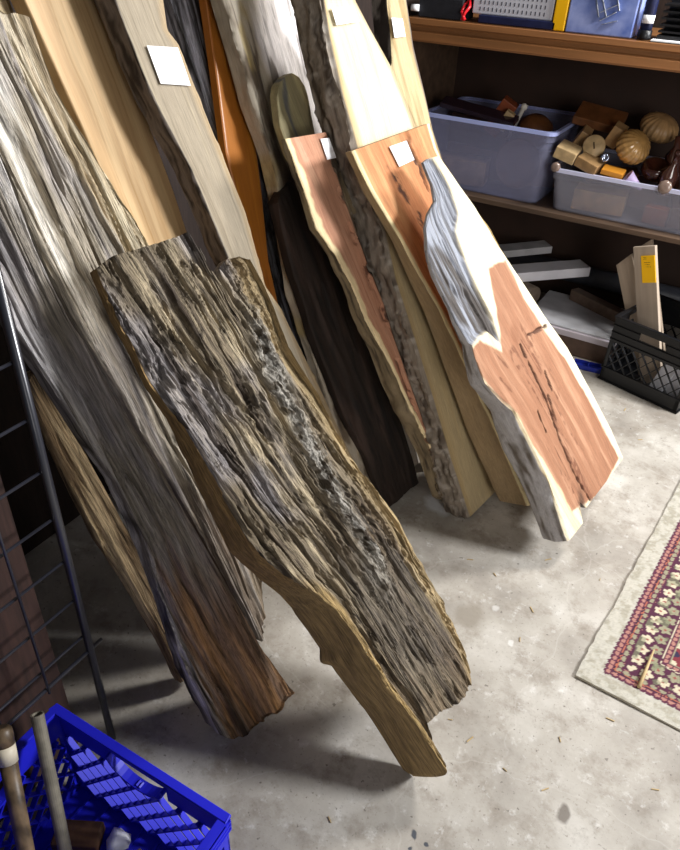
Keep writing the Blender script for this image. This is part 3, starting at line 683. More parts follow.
# ================================================================== CRATES
def crate(name, label, loc, rz, w, d, h, m, hole='slot', tw=.012, cells=6, wall=.004, rim=.016, band=.3, foot=.1):
    r = empty(name, loc, rz); tag(r, label, 'crate')
    zb = h * foot; zt = h * (1 - band)
    # frame: rims, corner posts
    mb = MB()
    def wallbox(side, a, b, z0, z1, th=wall, inset=0):
        # side 0 front(-y) 1 right(+x) 2 back(+y) 3 left(-x); a,b along side 0..1 in metres
        if side == 0: mb.box((a, inset, z0), (b, inset + th, z1))
        if side == 2: mb.box((a, d - inset - th, z0), (b, d - inset, z1))
        if side == 3: mb.box((inset, a, z0), (inset + th, b, z1))
        if side == 1: mb.box((w - inset - th, a, z0), (w - inset, b, z1))
    for sd, Lw in ((0, w), (2, w), (1, d), (3, d)):
        e = 0 if sd in (0, 2) else rim
        wallbox(sd, e, Lw - e, h - .008, h, rim)
    mb.build('rim', m, r, .0018)
    mb = MB()
    for sd, Lw in ((0, w), (2, w), (1, d), (3, d)):
        e = .005 if sd in (0, 2) else .0095
        c0, c1 = Lw * .34, Lw * .66; hz0, hz1 = h * .79, h * .895
        if hole == 'arc': hz0 = h * .70; hz1 = h * .875
        wallbox(sd, e, c0, zt, h - .008, inset=.005); wallbox(sd, c1, Lw - e, zt, h - .008, inset=.005)
        wallbox(sd, c0, c1, hz1, h - .008, inset=.005)
        if hole != 'arc': wallbox(sd, c0, c1, zt, hz0, inset=.005)
        wallbox(sd, e, Lw - e, .002, zb, inset=.005)
        if hole == 'arc':
            pts = []
            for k in range(17):
                a = math.pi * k / 16; x = (c0 + c1) / 2 - (c1 - c0) / 2 * math.cos(a); z = hz1 - (hz1 - hz0) * math.sin(a)
                pts.append((x, z))
            for (x0, z0), (x1, z1) in zip(pts[:-1], pts[1:]):
                def P(x, z):
                    return {0: (x, .01, z), 2: (x, d - .01, z), 3: (.01, x, z), 1: (w - .01, x, z)}[sd]
                nrm = {0: (0, 1, 0), 2: (0, 1, 0), 1: (1, 0, 0), 3: (1, 0, 0)}[sd]
                mb.bar(P(x0, z0), P(x1, z1), .006, .018, nrm) if False else mb.bar(P(x0, z0), P(x1, z1), .005, .020, nrm)
        if hole != 'arc':
            for q in range(3): # horizontal ribs on the band
                z = zt + (h - .008 - zt) * (.05 + .3 * q) + .004
                if hz0 - .004 < z < hz1:
                    wallbox(sd, e, c0, z, z + .004, .010, 0.0); wallbox(sd, c1, Lw - e, z, z + .004, .010, 0.0)
                else: wallbox(sd, e, Lw - e, z, z + .004, .010, 0.0)
        else:
            for q in range(3):
                z = h - .022 - .012 * q
                wallbox(sd, 0.002, Lw - .002, z, z + .003, .006, 0.0)
        for x0 in (0.0, Lw - .02):
            wallbox(sd, x0 + (.005 if x0 == 0 else 0), x0 + (.02 if x0 == 0 else .015), 0.002, zt, inset=.005)
        wallbox(sd, .001, Lw - .001, zb, zb + .004, .010, 0.0)
        wallbox(sd, .001, Lw - .001, .001, .006, .010, 0.0)
    mb.build('body', m, r)
    for sd, Lw in ((0, w), (2, w), (1, d), (3, d)):
        mb = MB(); x0, x1, z0, z1 = .018, Lw - .018, zb, zt; st = (x1 - x0) / cells
        for sg in (1, -1):
            k = -cells * 2
            while k < cells * 3:
                xa = x0 + k * st; # line x = xa + sg*(z-z0)*slope
                sl = .8
                pts = []
                za, zc = z0, z1
                xA, xB = xa, xa + sg * (z1 - z0) * sl
                lo, hi = x0, x1
                t0, t1 = 0.0, 1.0; dx = xB - xA
                for (bd, s_) in ((lo, 1), (hi, -1)):
                    fa = (xA - bd) * s_; fb = (xB - bd) * s_
                    if fa < 0 and fb < 0: t1 = -1; break
                    if fa < 0: t0 = max(t0, fa / (fa - fb))
                    if fb < 0: t1 = min(t1, fa / (fa - fb))
                if t1 - t0 > .03:
                    def P(t):
                        x = xA + dx * t; z = z0 + (z1 - z0) * t; o_ = .005 + tw / 2 + (0.0004 if sg > 0 else 0)
                        return {0: (x, o_, z), 2: (x, d - o_, z), 3: (o_, x, z), 1: (w - o_, x, z)}[sd]
                    nrm = {0: (0, 1, 0), 2: (0, 1, 0), 1: (1, 0, 0), 3: (1, 0, 0)}[sd]
                    mb.bar(P(t0), P(t1), .0035, tw, nrm)
                k += 1
        mb.build('lattice_panel', m, r)
    mb = MB(); mb.box((.006, .006, .003), (w - .006, d - .006, .007))
    for k in range(1, 9): mb.box((w * k / 9 - .002, .006, .007), (w * k / 9 + .002, d - .006, .012))
    mb.build('bottom', m, r)
    return r
blue = mat('blue_plastic', '#1f22c4', .45, spec=.35, noise=.12, nscale=6)
BLK = mat('black_plastic', '#0e0f13', .4, spec=.4, noise=.3, nscale=20)
p0 = on_z(60, 705, .28)
crate('blue_crate', 'bright blue plastic milk crate at the bottom left corner', (p0[0] - .0, p0[1] - .345, .001), math.radians(1.5), .405, .345, .28, blue, 'arc', tw=.011, cells=8, band=.28, foot=.08)
pb = on_z(601, 380)
crate('black_crate', 'black plastic crate on the concrete below the shelf, holding upright boards', (pb[0] - .018, pb[1] + .005, .001), math.radians(-17), .345, .345, .285, BLK, 'slot', tw=.008, cells=7, band=.38, foot=.2)

# things in the blue crate
def lin_pt(px, z): return Vector(on_z(px[0], px[1], z))
pipe_m = mat('galvanised_pipe', '#8d8676', .5, metal=.3, noise=.35, nscale=40, bump=.3)
a_ = Vector((-.64, .26, .016)); b_ = lin_pt((37, 714), .345)
def hollow(mb, a, b, r, ri, n=20):
    d = (b - a).normalized(); x = Vector((1, 0, 0)).cross(d).normalized(); y = d.cross(x)
    rings = [(a, r), (b, r), (b, ri), (a + d * .01, ri)]
    vs = [p + (x * math.cos(2 * math.pi * k / n) + y * math.sin(2 * math.pi * k / n)) * q for p, q in rings for k in range(n)]
    fs = [(i * n + k, i * n + (k + 1) % n, (i + 1) * n + (k + 1) % n, (i + 1) * n + k) for i in range(3) for k in range(n)]
    fs += [tuple(range(n))[::-1], tuple(range(3 * n, 4 * n))]
    mb.add(vs, fs, False)
mb = MB(); hollow(mb, a_, b_, .0115, .0085); tag(mb.build('metal_pipe', pipe_m), 'open-ended grey metal pipe standing in the blue crate', 'pipe')
stickm = mat('dark_mottled_stick', '#6d5a44', .45, noise=.7, nscale=45, stretch=(1, 1, .4), bump=.3)
a_ = Vector((-.66, .20, .022)); b_ = lin_pt((2, 730), .36); d = (b_ - a_)
r = empty('walking_stick', (0, 0, 0)); tag(r, 'mottled brown stick wrapped with pale tape, leaning in the blue crate', 'stick')
MB().tube([a_ + d * t for t in (0, .3, .6, .85)], [.014, .014, .0145, .015], 14).build('shaft', stickm, r)
o = MB().tube([a_ + d * t for t in (.85, .93)], [.0165, .0165], 16).build('tape_band', mat('pale_tape', '#cfc4ae', .5, noise=.2), r); o['label'] = 'pale tape band'
MB().tube([a_ + d * t for t in (.93, .97, 1.0, 1.015)], [.016, .017, .016, .010], 16).build('knob', stickm, r)
chunk = mat('brown_scrap_wood', '#6b4a30', .7, noise=.5, nscale=25, bump=.3)
for (x, y, rz, sz, nm, lb, cat, m_) in [(-.735, .35, .5, (.09, .05, .03), 'scrap_block', 'brown scrap block lying in the bottom of the blue crate', 'wood block', chunk),
                               (-.575, .36, -.4, (.10, .035, .03), 'scrap_block', 'tan offcut lying in the blue crate beside a white lump', 'wood block', mat('tan_offcut', '#a78a60', .7, noise=.3)),]:
    o = MB().box((-sz[0] / 2, -sz[1] / 2, 0), (sz[0] / 2, sz[1] / 2, sz[2])).build(nm, m_, None, .004); o.location = (x, y, .0145); o.rotation_euler = (0, 0, rz); tag(o, lb, cat)
mb = MB(); mb.lathe([(.001, 0), (.018, .002), (.024, .014), (.016, .026), (.001, .03)], 12, rip=lambda a, z: .15 * math.sin(3 * a) + .1 * math.sin(7 * a + z * 90)); o = mb.build('paper_wad', PAPER); o.location = (-.665, .385, .0145); tag(o, 'crumpled white paper wad in the bottom of the blue crate', 'paper')

# boards in the black crate
picket_m = mat('pale_weathered_board', '#b9a896', .65, noise=.3, nscale=22, stretch=(1, 1, .06), bump=.2)
def picket(label, px_base, px_top, Y0, w, th, yaw):
    pass
def board(name, label, base, top_c, w, th, top_prof, m, yawv):
    """plank from base point to top centre; wide axis = yawv"""
    base, top_c = Vector(base), Vector(top_c); zz = (top_c - base); Lh = zz.length; zz.normalize()
    xx = Vector(yawv); xx = (xx - zz * xx.dot(zz)).normalized(); yy = zz.cross(xx)
    Mx = Matrix((xx, yy, zz)).transposed().to_4x4(); Mx.translation = base
    r = empty(name, mat=Mx); tag(r, label, 'board')
    prof = [(-w / 2, 0), (w / 2, 0)] + [(w / 2 * a, Lh + h_) for a, h_ in top_prof]
    n = len(prof); mb = MB()
    mb.add([(x, -th / 2, z) for x, z in prof] + [(x, th / 2, z) for x, z in prof], [tuple(range(n)), tuple(range(2 * n - 1, n - 1, -1))] + [(i, n + i, n + (i + 1) % n, (i + 1) % n) for i in range(n)])
    mb.build('plank', m, r, .002)
    return r
cr = math.radians(-17); ux = Vector((math.cos(cr), math.sin(cr), 0)); uy = Vector((-math.sin(cr), math.cos(cr), 0)); co = Vector((pb[0] - .018, pb[1] + .005, .0))
def inc(a, b, z): return co + ux * a + uy * b + Vector((0, 0, z))
def toppt(px, b, z0=.5):
    # point on the vertical plane at depth b in the crate
    d_ = Vector(ray(*px)); C0 = Vector(CAM); t = (co + uy * b - C0).dot(uy) / d_.dot(uy); return C0 + d_ * t
pale2 = mat('greyish_board', '#a99784', .7, noise=.3, nscale=22, stretch=(1, 1, .06), bump=.2)
board('flat_board', 'pale board with chamfered top leaning left, at the left in the black crate', inc(.14, .16, .014), toppt((625, 260), .18), .075, .016, [(1, .02), (-1, -.012)], pale2, ux)
board('flat_board', 'pale board with slanted top edge at the back of the black crate', inc(.16, .20, .014), toppt((643, 246), .235), .085, .016, [(1, .022), (-.9, -.012)], pale2, ux)
rb = board('flat_board', 'pale board with a yellow sticky note, frontmost of the boards in the black crate', inc(.175, .125, .014), toppt((645, 246), .135), .088, .018, [(1, .0), (-1, .0)], picket_m, ux)
Lb = (toppt((645, 246), .135) - inc(.175, .125, .014)).length
yel = mat('yellow_note_paper', '#ffc400', .6)
def note_front(y): return y
o = MB().box((-.012, -.0125, Lb - .14), (.042, -.0097, Lb - .035)).build('sticky_note', yel, rb); o['label'] = 'yellow sticky note with small handwriting'
ink = mat('dark_ink', '#4a3a20', .6)
mb = MB()
for k, (a0, a1, zz) in enumerate([(-.002, .010, -.042), (-.002, .008, -.048), (.000, .022, -.062), (.002, .020, -.070), (.006, .024, -.079)]):
    x = a0
    while x < a1: mb.box((x, -.0131, Lb + zz + random.uniform(-.0008, .0008)), (x + .0028, -.0125, Lb + zz + .0014)); x += .0042
mb.build('handwriting', ink, o)
white_m = mat('grey_white_scrap', '#bfbfc6', .5, noise=.2)
for i, (a, b_, lean_) in enumerate([(.215, .06, .1), (.285, .07, -.08)]):
    board('flat_board', ['short pale offcut inside the black crate, seen through its lattice', 'short pale offcut at the right inside the black crate'][i], inc(a, b_, .014), inc(a + lean_ * .3, b_ + .02, .155), .055, .014, [(1, 0), (-1, 0)], white_m, ux)

# ================================================================== SHELF UNIT
shelf_m = mat('stained_shelf_wood', '#8f6038', .5, noise=.3, nscale=16, stretch=(.15, 3, 3), bump=.1)
sh_in = mat('dark_shelf_board', '#5a4636', .7, noise=.4, nscale=12, stretch=(.3, 2, 2))
SX0, SX1, SYF = -1.44, .5, 2.93
u = empty('shelving_unit', (SX0, SYF, 0)); tag(u, 'brown wooden shelving unit with moulded front rail along the back wall', 'shelf')
def sbox(mb, a, b): mb.box((a[0] - SX0, a[1] - SYF, a[2]), (b[0] - SX0, b[1] - SYF, b[2])); return mb
sbox(MB(), (SX0, SYF, 1.185), (SX1, WY - .005, 1.21)).build('top_board', shelf_m, u, .003)
mb = MB(); prof = [(0, 1.21), (-.012, 1.208), (-.014, 1.19), (-.004, 1.184), (-.002, 1.168), (-.010, 1.160), (-.012, 1.135), (-.006, 1.128), (.018, 1.128), (.018, 1.21)]
n = len(prof); mb.add([(0, y, z) for y, z in prof] + [(SX1 - SX0, y, z) for y, z in prof], [tuple(range(n)), tuple(range(2 * n - 1, n - 1, -1))] + [(i, n + i, n + (i + 1) % n, (i + 1) % n) for i in range(n)])
mb.build('front_rail', shelf_m, u)
sbox(MB(), (SX0, SYF, .552), (SX1, WY - .02, .572)).build('lower_board', sh_in, u, .002)
sbox(MB(), (SX0, WY - .02, .02), (SX1, WY - .005, 1.18)).build('back_panel', mat('brown_back_panel', '#2f1c12', .7, noise=.3, nscale=9), u)
for x in (SX0, SX1 - .03): sbox(MB(), (x, SYF + .02, .001), (x + .03, WY - .02, 1.184)).build('side_panel', sh_in, u)

# ---- bins
def bin_mat(name, col, a):
    m, nt, N, Lk, B = new_mat(name)
    B.inputs['Base Color'].default_value = (*L3(col), 1); B.inputs['Roughness'].default_value = .35
    tr = N.new('ShaderNodeBsdfTransparent'); tr.inputs[0].default_value = (*[min(1, x * 1.6 + .2) for x in L3(col)], 1)
    mx = N.new('ShaderNodeMixShader'); mx.inputs[0].default_value = a
    Lk.new(tr.outputs[0], mx.inputs[1]); Lk.new(B.outputs[0], mx.inputs[2]); Lk.new(mx.outputs[0], N['Material Output'].inputs[0])
    return m
def rrect(x0, x1, y0, y1, r, z, k=5):
    out = []
    for cx_, cy_, a0 in ((x1 - r, y0 + r, -90), (x1 - r, y1 - r, 0), (x0 + r, y1 - r, 90), (x0 + r, y0 + r, 180)):
        for i in range(k + 1):
            a = math.radians(a0 + 90 * i / k); out.append((cx_ + r * math.cos(a), cy_ + r * math.sin(a), z))
    return out
def tote(name, label, x0, x1, y0, y1, z0, h, tp, m, mr):
    r = empty(name, ((x0 + x1) / 2, (y0 + y1) / 2, z0)); tag(r, label, 'storage bin')
    w, d = (x1 - x0) / 2, (y1 - y0) / 2
    def ring(o, z, rad=.035): return rrect(-w + o, w - o, -d + o, d - o, rad, z)
    rings = [ring(tp, 0), ring(tp * .9, .004), ring(.012, h - .045), ring(.006, h - .04), ring(.006, h - .006), ring(.0, h - .006), ring(.0, h), ring(.009, h), ring(.009, h - .04), ring(.015, h - .046), ring(tp + .004, .006)]
    n = len(rings[0]); vs = sum(rings, []); fs = [(i * n + k, i * n + (k + 1) % n, (i + 1) * n + (k + 1) % n, (i + 1) * n + k) for i in range(len(rings) - 1) for k in range(n)]
    fs += [tuple(range(n))[::-1], tuple(range((len(rings) - 1) * n, len(rings) * n))]
    MB().add(vs, fs, False).build('tub', m, r)
    rg = [ring(-.004, h - .012), ring(-.004, h + .002), ring(.010, h + .002), ring(.010, h + .0005), ring(-.001, h + .0005), ring(-.001, h - .012)]
    vs = sum(rg, []); MB().add(vs, [((i % 6) * n + k, (i % 6) * n + (k + 1) % n, ((i + 1) % 6) * n + (k + 1) % n, ((i + 1) % 6) * n + k) for i in range(6) for k in range(n)]).build('rim', mr, r)
    return r
binL = bin_mat('blue_translucent_plastic', '#aeb1cf', .32); binR = bin_mat('clear_translucent_plastic', '#b9bacb', .32)
rimm = mat('bin_rim_plastic', '#a9b4e6', .35); rimr = mat('clear_rim_plastic', '#c4c6e0', .35)
tote('storage_bin', 'deep bluish translucent plastic bin on the lower shelf, left one', -1.34, -.768, 2.955, 3.41, .574, .29, .035, binL, rimm)
tote('storage_bin', 'shallow clear plastic bin on the lower shelf heaped with wooden pieces, right one', -.757, -.06, 2.95, 3.41, .574, .165, .03, binR, rimr)

woods = {k: mat('turned_' + k, v, .45, noise=.35, nscale=30, bump=.15) for k, v in dict(pale='#c9ad80', tan='#a8855a', brown='#6f4526', red='#8a4526', dark='#3b241a').items()}
def block(label, c, sz, rot, m, cat='wood block', name='wood_block', group=None):
    o = MB().box((-sz[0] / 2, -sz[1] / 2, -sz[2] / 2), (sz[0] / 2, sz[1] / 2, sz[2] / 2)).build(name, m, None, .003); o.location = c; o.rotation_euler = rot; return tag(o, label, cat, group)
def lath(name, label, cat, c, rot, prof, m, n=28, rip=None):
    o = MB().lathe(prof, n, rip=rip).build(name, m); o.location = c; o.rotation_euler = rot; return tag(o, label, cat)
Z0 = .584
# left bin contents
lath('wooden_bowl', 'large bowl standing on edge inside the left bin, seen dimly through its wall', 'bowl', (-.93, 3.12, Z0 + .11), (1.45, 0, 0), [(.001, .0), (.05, .002), (.09, .03), (.1, .055), (.094, .055), (.08, .032), (.045, .012), (.001, .01)], woods['brown'], 36)
for (x, y, z, s, ro, mk, lb) in [(-1.17, 3.06, .055, (.22, .12, .10), (0, 0, .2), 'tan', 'tan block lying in the left bin, seen through the plastic'),
                           (-1.10, 3.24, .065, (.4, .14, .12), (0, 0, -.1), 'brown', 'long brown block deep in the left bin'),
                           (-.90, 3.26, .08, (.16, .16, .15), (0, 0, .4), 'brown', 'square brown block at the right rear of the left bin'),
                           (-1.12, 3.2, .19, (.34, .1, .12), (0, .05, -.05), 'dark', 'dark beam heaped in the middle of the left bin')]:
    block(lb, (x, y, Z0 + z), s, ro, woods[mk])
block('dark glossy plank lying slanted along the top of the left bin', (-1.14, 3.085, Z0 + .292), (.34, .06, .022), (.35, .10, -.02), mat('glossy_dark_wood', '#2c2029', .2, spec=.7), 'board', 'dark_strip')
p = on_y(510, 112, 3.18); block('reddish-brown upright block sticking out of the left bin', (p[0] - .03, 3.16, p[2] - .02), (.07, .06, .15), (.1, .5, .2), woods['red'])
p = on_y(521, 107, 3.1); block('pale round-tipped peg sticking out of the left bin', (p[0] - .055, 3.1, p[2] - .06), (.04, .035, .08), (.1, .5, .2), woods['pale'], 'wood block', 'wood_block')
p = on_y(522, 108, 3.12); lath('dowel', 'small dowel with a white tip above the left bin', 'dowel', (p[0] - .02, 3.14, p[2] - .06), (0, .35, 0), [(.009, -.08), (.009, .055), (.014, .06), (.013, .075), (.001, .08)], mat('white_tip', '#cfcabf', .5), 14)
p = on_y(537, 118, 3.2); lath('turned_bowl', 'brown turned bowl blank at the right end of the left bin', 'bowl', (p[0], 3.2, p[2] - .05), (.3, .2, 0), [(.001, -.07), (.05, -.06), (.075, -.02), (.07, .03), (.04, .055), (.001, .06)], woods['brown'])
p = on_y(480, 110, 3.3); lath('turned_bowl', 'dark round blank at the back of the left bin', 'bowl', (p[0], 3.3, p[2] - .06), (.2, -.2, 0), [(.001, -.07), (.06, -.05), (.08, .0), (.06, .05), (.001, .06)], woods['dark'])
# right bin contents
for (x, y, z, s, ro, mk, lb) in [(-.56, 3.05, .045, (.2, .12, .08), (0, 0, .1), 'tan', 'tan block at the bottom left of the right bin'),
                           (-.33, 3.02, .035, (.09, .05, .065), (0, 0, -.1), 'red', 'small red-brown block at the bottom of the right bin, behind the plastic'),
                           (-.20, 3.10, .045, (.2, .2, .08), (0, 0, .2), 'dark', 'dark block at the bottom right of the right bin'),
                           (-.45, 3.24, .05, (.4, .16, .09), (0, 0, 0), 'brown', 'wide brown block at the bottom rear of the right bin'),
                           (-.56, 3.17, .115, (.2, .1, .05), (0, 0, .3), 'brown', 'brown block in the middle of the right bin heap')]:
    block(lb, (x, y, Z0 + z), s, ro, woods[mk])
def at(px, Y): return on_y(px[0], px[1], Y)
p = at((568, 152), 3.0); block('cream cut block at the left end of the right bin', p, (.085, .10, .045), (.1, .25, .05), woods['pale'])
p = at((590, 163), 3.0); block('pale block just right of the cream one in the right bin', p, (.09, .09, .04), (.1, .3, -.1), woods['tan'])
p = at((582, 138), 3.12); block('small brown block leaning behind the pale blocks', p, (.04, .08, .08), (.2, .5, .2), woods['tan'])
p = at((594, 146), 3.04)
lath('wood_disc', 'round pale end-grain disc with a crack, in the right bin', 'wood disc', p, (math.radians(65), 0, math.radians(10)), [(.042, -.04), (.043, .0), (.040, .004), (.001, .0045)], woods['pale'], 28)
o = MB().box((-.003, -.012, 0), (.003, .014, .0052)).build('end_crack', ink); o.location = p; o.rotation_euler = (math.radians(65), 0, math.radians(10))
disc = [q for q in COL.objects if q.name.startswith('wood_disc')][0]; o.parent = disc; o.location = (0, 0, .0); o.rotation_euler = (0, 0, .3)
p = at((600, 118), 3.2); block('broad dark brown board end at the back of the right bin', p, (.19, .12, .035), (.35, .12, .05), woods['brown'])
p = at((616, 135), 3.1); block('short tan block between the disc and the ribbed ball', p, (.05, .06, .08), (.2, .4, .1), woods['tan'])
gl = mat('glossy_turned_wood', '#b98f55', .14, noise=.35, nscale=20, stretch=(1, 1, 4), spec=.8)
p = at((633, 147), 3.05)
lath('ribbed_ball', 'glossy tan ribbed turned ball on top of the right bin', 'wooden ball', p, (.5, .75, 0), [(.001, -.055)] + [(.066 * math.cos(a), .055 * math.sin(a)) for a in [math.radians(-75 + 15 * k) for k in range(11)]] + [(.001, .055)], gl, 96, rip=lambda a, z: .035 * math.cos(18 * a))
p = at((660, 125), 3.25)
lath('ribbed_ball', 'dim ribbed ball at the back of the right bin, under the shelf', 'wooden ball', (p[0], p[1], p[2] - .01), (.2, .3, 0), [(.001, -.05)] + [(.075 * math.cos(a), .05 * math.sin(a)) for a in [math.radians(-75 + 15 * k) for k in range(11)]] + [(.001, .05)], woods['tan'], 80, rip=lambda a, z: .04 * math.cos(20 * a))
p = at((655, 170), 3.08); lath('small_bowl', 'dark glossy bowl right of the ribbed ball in the right bin', 'bowl', p, (.3, .1, 0), [(.001, -.035), (.035, -.03), (.055, 0), (.05, .025), (.04, .022), (.001, -.01)], mat('glossy_dark_bowl', '#3b1c14', .2, spec=.7), 30)
glass = mat('brown_glass', '#4a2c24', .08, spec=.9)
p = at((672, 165), 3.03); lath('glass_bottle', 'dark glossy bottle at the right end of the right bin', 'bottle', (p[0], 3.03, p[2] - .06), (.0, .12, 0), [(.001, -.05), (.03, -.05), (.032, .03), (.012, .06), (.012, .10), (.016, .10), (.016, .115), (.001, .115)], glass, 22)
p = at((678, 150), 3.15); lath('glass_bottle', 'taller dark bottle behind the glossy one at the right end', 'bottle', (p[0], 3.15, p[2] - .05), (.0, -.1, 0), [(.001, -.09), (.035, -.09), (.037, .03), (.014, .06), (.014, .10), (.001, .10)], glass, 22)
p = at((605, 158), 3.0); lath('metal_cap', 'small shiny metal cap beside the round disc', 'spool', p, (1.1, 0, .2), [(.012, -.02), (.013, .0), (.016, .002), (.016, .008), (.008, .010), (.007, .004), (.001, .004)], mat('chrome', '#aab2c8', .2, metal=.9), 20)  # small chrome cap among the wooden pieces
p = at((613, 172), 2.985); block('orange-yellow wooden bar lying along the rim of the right bin', (p[0], 2.99, p[2]), (.085, .05, .022), (.2, .1, .0), mat('orange_bar', '#d9922e', .5))
mb = MB(); mb.lathe([(.001, 0), (.006, 0), (.03, .075), (.028, .075), (.004, .006), (.001, .006)], 18); o = mb.build('plastic_funnel', mat('lavender_plastic', '#c7b4dc', .35)); p = at((634, 178), 2.985); o.location = (p[0] + .035, 3.0, p[2] - .04); o.rotation_euler = (0.2, -1.0, 0); tag(o, 'lavender plastic cone poking out of the right bin', 'funnel')
for px, lb in (((556, 167), 'small brown glass knob at the left corner of the right bin'), ((665, 187), 'faceted brown glass knob on the front rim of the right bin')):
    p = at(px, 2.935); s = 1.0 if px[0] < 600 else 1.35
    o = lath('glass_knob', lb, 'glass knob', (p[0], 2.935, p[2]), (math.radians(80), 0, 0), [(.001, -.010), (.014 * s, -.008), (.019 * s, .0), (.019 * s, .010), (.012 * s, .016), (.001, .013)], mat('smoky_glass', '#7d6a60', .1, spec=1), 8)  # faceted glass knobs at the bin rim

# ---- things on top of the shelf
ZT = 1.2115
def top_item(name, label, cat, px0, px1, Y, dp, h, m, tag_=True, zoff=0):
    a = on_y(px0[0], px0[1], Y); b = on_y(px1[0], px1[1], Y)
    r = empty(name, ((a[0] + b[0]) / 2, Y, ZT + zoff)); tag(r, label, cat); w = (b[0] - a[0]) / 2
    MB().box((-w, 0, 0), (w, dp, h)).build('body', m, r, .004); return r, w
navy = mat('navy_cover', '#20264a', .4, noise=.3)
Yt = 2.955
r, w = top_item('tool_pouch', 'dark tool pouch with white cap at the left end of the shelf top', 'pouch', (418, 14), (462, 14), Yt, .12, .07, mat('black_fabric', '#23242b', .8, noise=.3, bump=.3))
MB().tube([(-w * .95, -.005, .03), (-w * .95 - .03, -.012, .03)], .012, 12).build('cap', PAPER, r)['label'] = 'white cap'
red = mat('red_plastic', '#d81f2a', .3)
mb = MB(); a = on_y(464, 14, Yt); mb.tube([(0, 0, .006), (.01, -.002, .03), (.022, .01, .05), (.012, .03, .07), (-.008, .03, .055), (-.004, .0, .03), (.014, -.004, .006)], .006, 8)
o = mb.build('red_strap', red); o.location = (a[0], Yt - .015, ZT); tag(o, 'twisted red strap beside the dark tool pouch on the shelf top', 'strap')
r, w = top_item('blue_case', 'flat navy case lying under a grey grille on the shelf top', 'case', (478, 18), (556, 22), Yt, .2, .028, navy)
r, w = top_item('vented_casing', 'light grey casing with rows of vent slots, lying on the navy case', 'casing', (472, 12), (552, 18), Yt + .01, .16, .10, mat('light_grey_plastic', '#c9cbd6', .4), zoff=.0285)
mb = MB()
for k in range(16):
    for q in range(3): x = -w * .8 + k * w * 1.6 / 15; mb.box((x - .002, -.0008, .012 + q * .022), (x + .002, .001, .024 + q * .022))
mb.build('vent_slots', mat('slot_dark', '#4a4c58', .7), r)
r, w = top_item('yellow_book', 'yellow-spined book standing on the shelf top', 'book', (553, 18), (566, 19), Yt, .15, .21, mat('yellow_cover', '#f0b70c', .4))
r, w = top_item('tool_box_carton', 'blue printed carton with a picture of grey tools on the shelf top', 'box', (567, 19), (634, 24), Yt, .12, .2, mat('printed_blue_carton', '#3557a8', .35, col2='#9aa8dc', nscale=9))
mb = MB()
for k, (x0, z0, x1, z1) in enumerate([(-.035, .13, -.005, .055), (-.02, .14, .02, .06), (.0, .045, .05, .075), (.03, .15, .06, .08), (-.005, .07, .055, .10), (.01, .035, .06, .05)]):
    mb.bar((x0, -.0012, z0), (x1, -.0012, z1), .010, .0014, (0, 1, 0)) if False else mb.bar((x0, -.0015, z0), (x1, -.0015, z1), .002, .012, (0, 1, 0))
mb.build('picture', mat('printed_grey', '#4c5560', .4, col2='#c9ced6', nscale=60), r)['label'] = 'printed picture of grey tools'
p = on_y(646, 24, Yt); r = empty('spray_bottle', (p[0], Yt + .02, ZT)); tag(r, 'dark blue bottle with white label and black base on the shelf top', 'bottle')
MB().lathe([(.022, 0), (.024, .004), (.024, .028), (.02, .03)], 20).build('base', BLK, r)
MB().lathe([(.02, .03), (.02, .2), (.012, .215), (.001, .216)], 20).build('body', navy, r)
MB().lathe([(.0205, .05), (.0205, .075), (.02, .075)], 20).build('label_band', PAPER, r)['label'] = 'white label band'
p0_, p1_ = on_y(655, 25, Yt), on_y(720, 30, Yt)
o = MB().box((0, 0, 0), (.2, .22, .004)).build('white_sheet', PAPER); o.location = (p0_[0], Yt - .01, ZT); tag(o, 'white sheet lying on the shelf top beneath the black rack', 'paper')
r = empty('black_rack', (p0_[0] + .01, Yt + .03, ZT + .0045)); tag(r, 'black ribbed plastic rack at the right end of the shelf top', 'rack')
mb = MB(); mb.box((0, 0, 0), (.19, .12, .012)); mb.box((0, .11, .012), (.19, .12, .12)); mb.build('body', BLK, r)
mb = MB()
for k in range(5): mb.box((.0, .0, .02 + k * .02), (.19, .109, .026 + k * .02))
mb.build('rib', BLK, r)

# ---- things on the floor under the shelf
w_b = mat('white_painted_board', '#e8e8f0', .5, noise=.1, nscale=12)
g_b = mat('grey_board', '#b4b4b8', .6, noise=.2, nscale=14)
def beam(name, label, cat, a, b, w, h, m, bev=.003):
    mb = MB(); mb.bar(a, b, w, h); return tag(mb.build(name, m, None, bev), label, cat)
# low box with white front lip
pL, pR = on_z(528, 352), on_z(640, 378)
p_ = on_z(575, 352); Yb = 2.89
bx = empty('low_box', (-.72, Yb, .001)); tag(bx, 'low brown box with grey lid and white edge strip on the floor under the shelf', 'box')
MB().box((0, 0, 0), (.40, .34, .085)).build('body', mat('brown_box_front', '#5a463a', .6, noise=.2), bx, .002)
MB().box((-.004, -.012, .085), (.404, .345, .112)).build('edge_strip', mat('white_strip', '#b9b1b8', .4), bx, .003)['label'] = 'pale edge strip'
MB().box((.002, .0, .112), (.398, .34, .121)).build('lid', g_b, bx, .002)
zB = .1215
a = Vector(on_y(505, 268, 3.08)); b = Vector(on_y(590, 262, 3.04))
print('plank z', a, b)
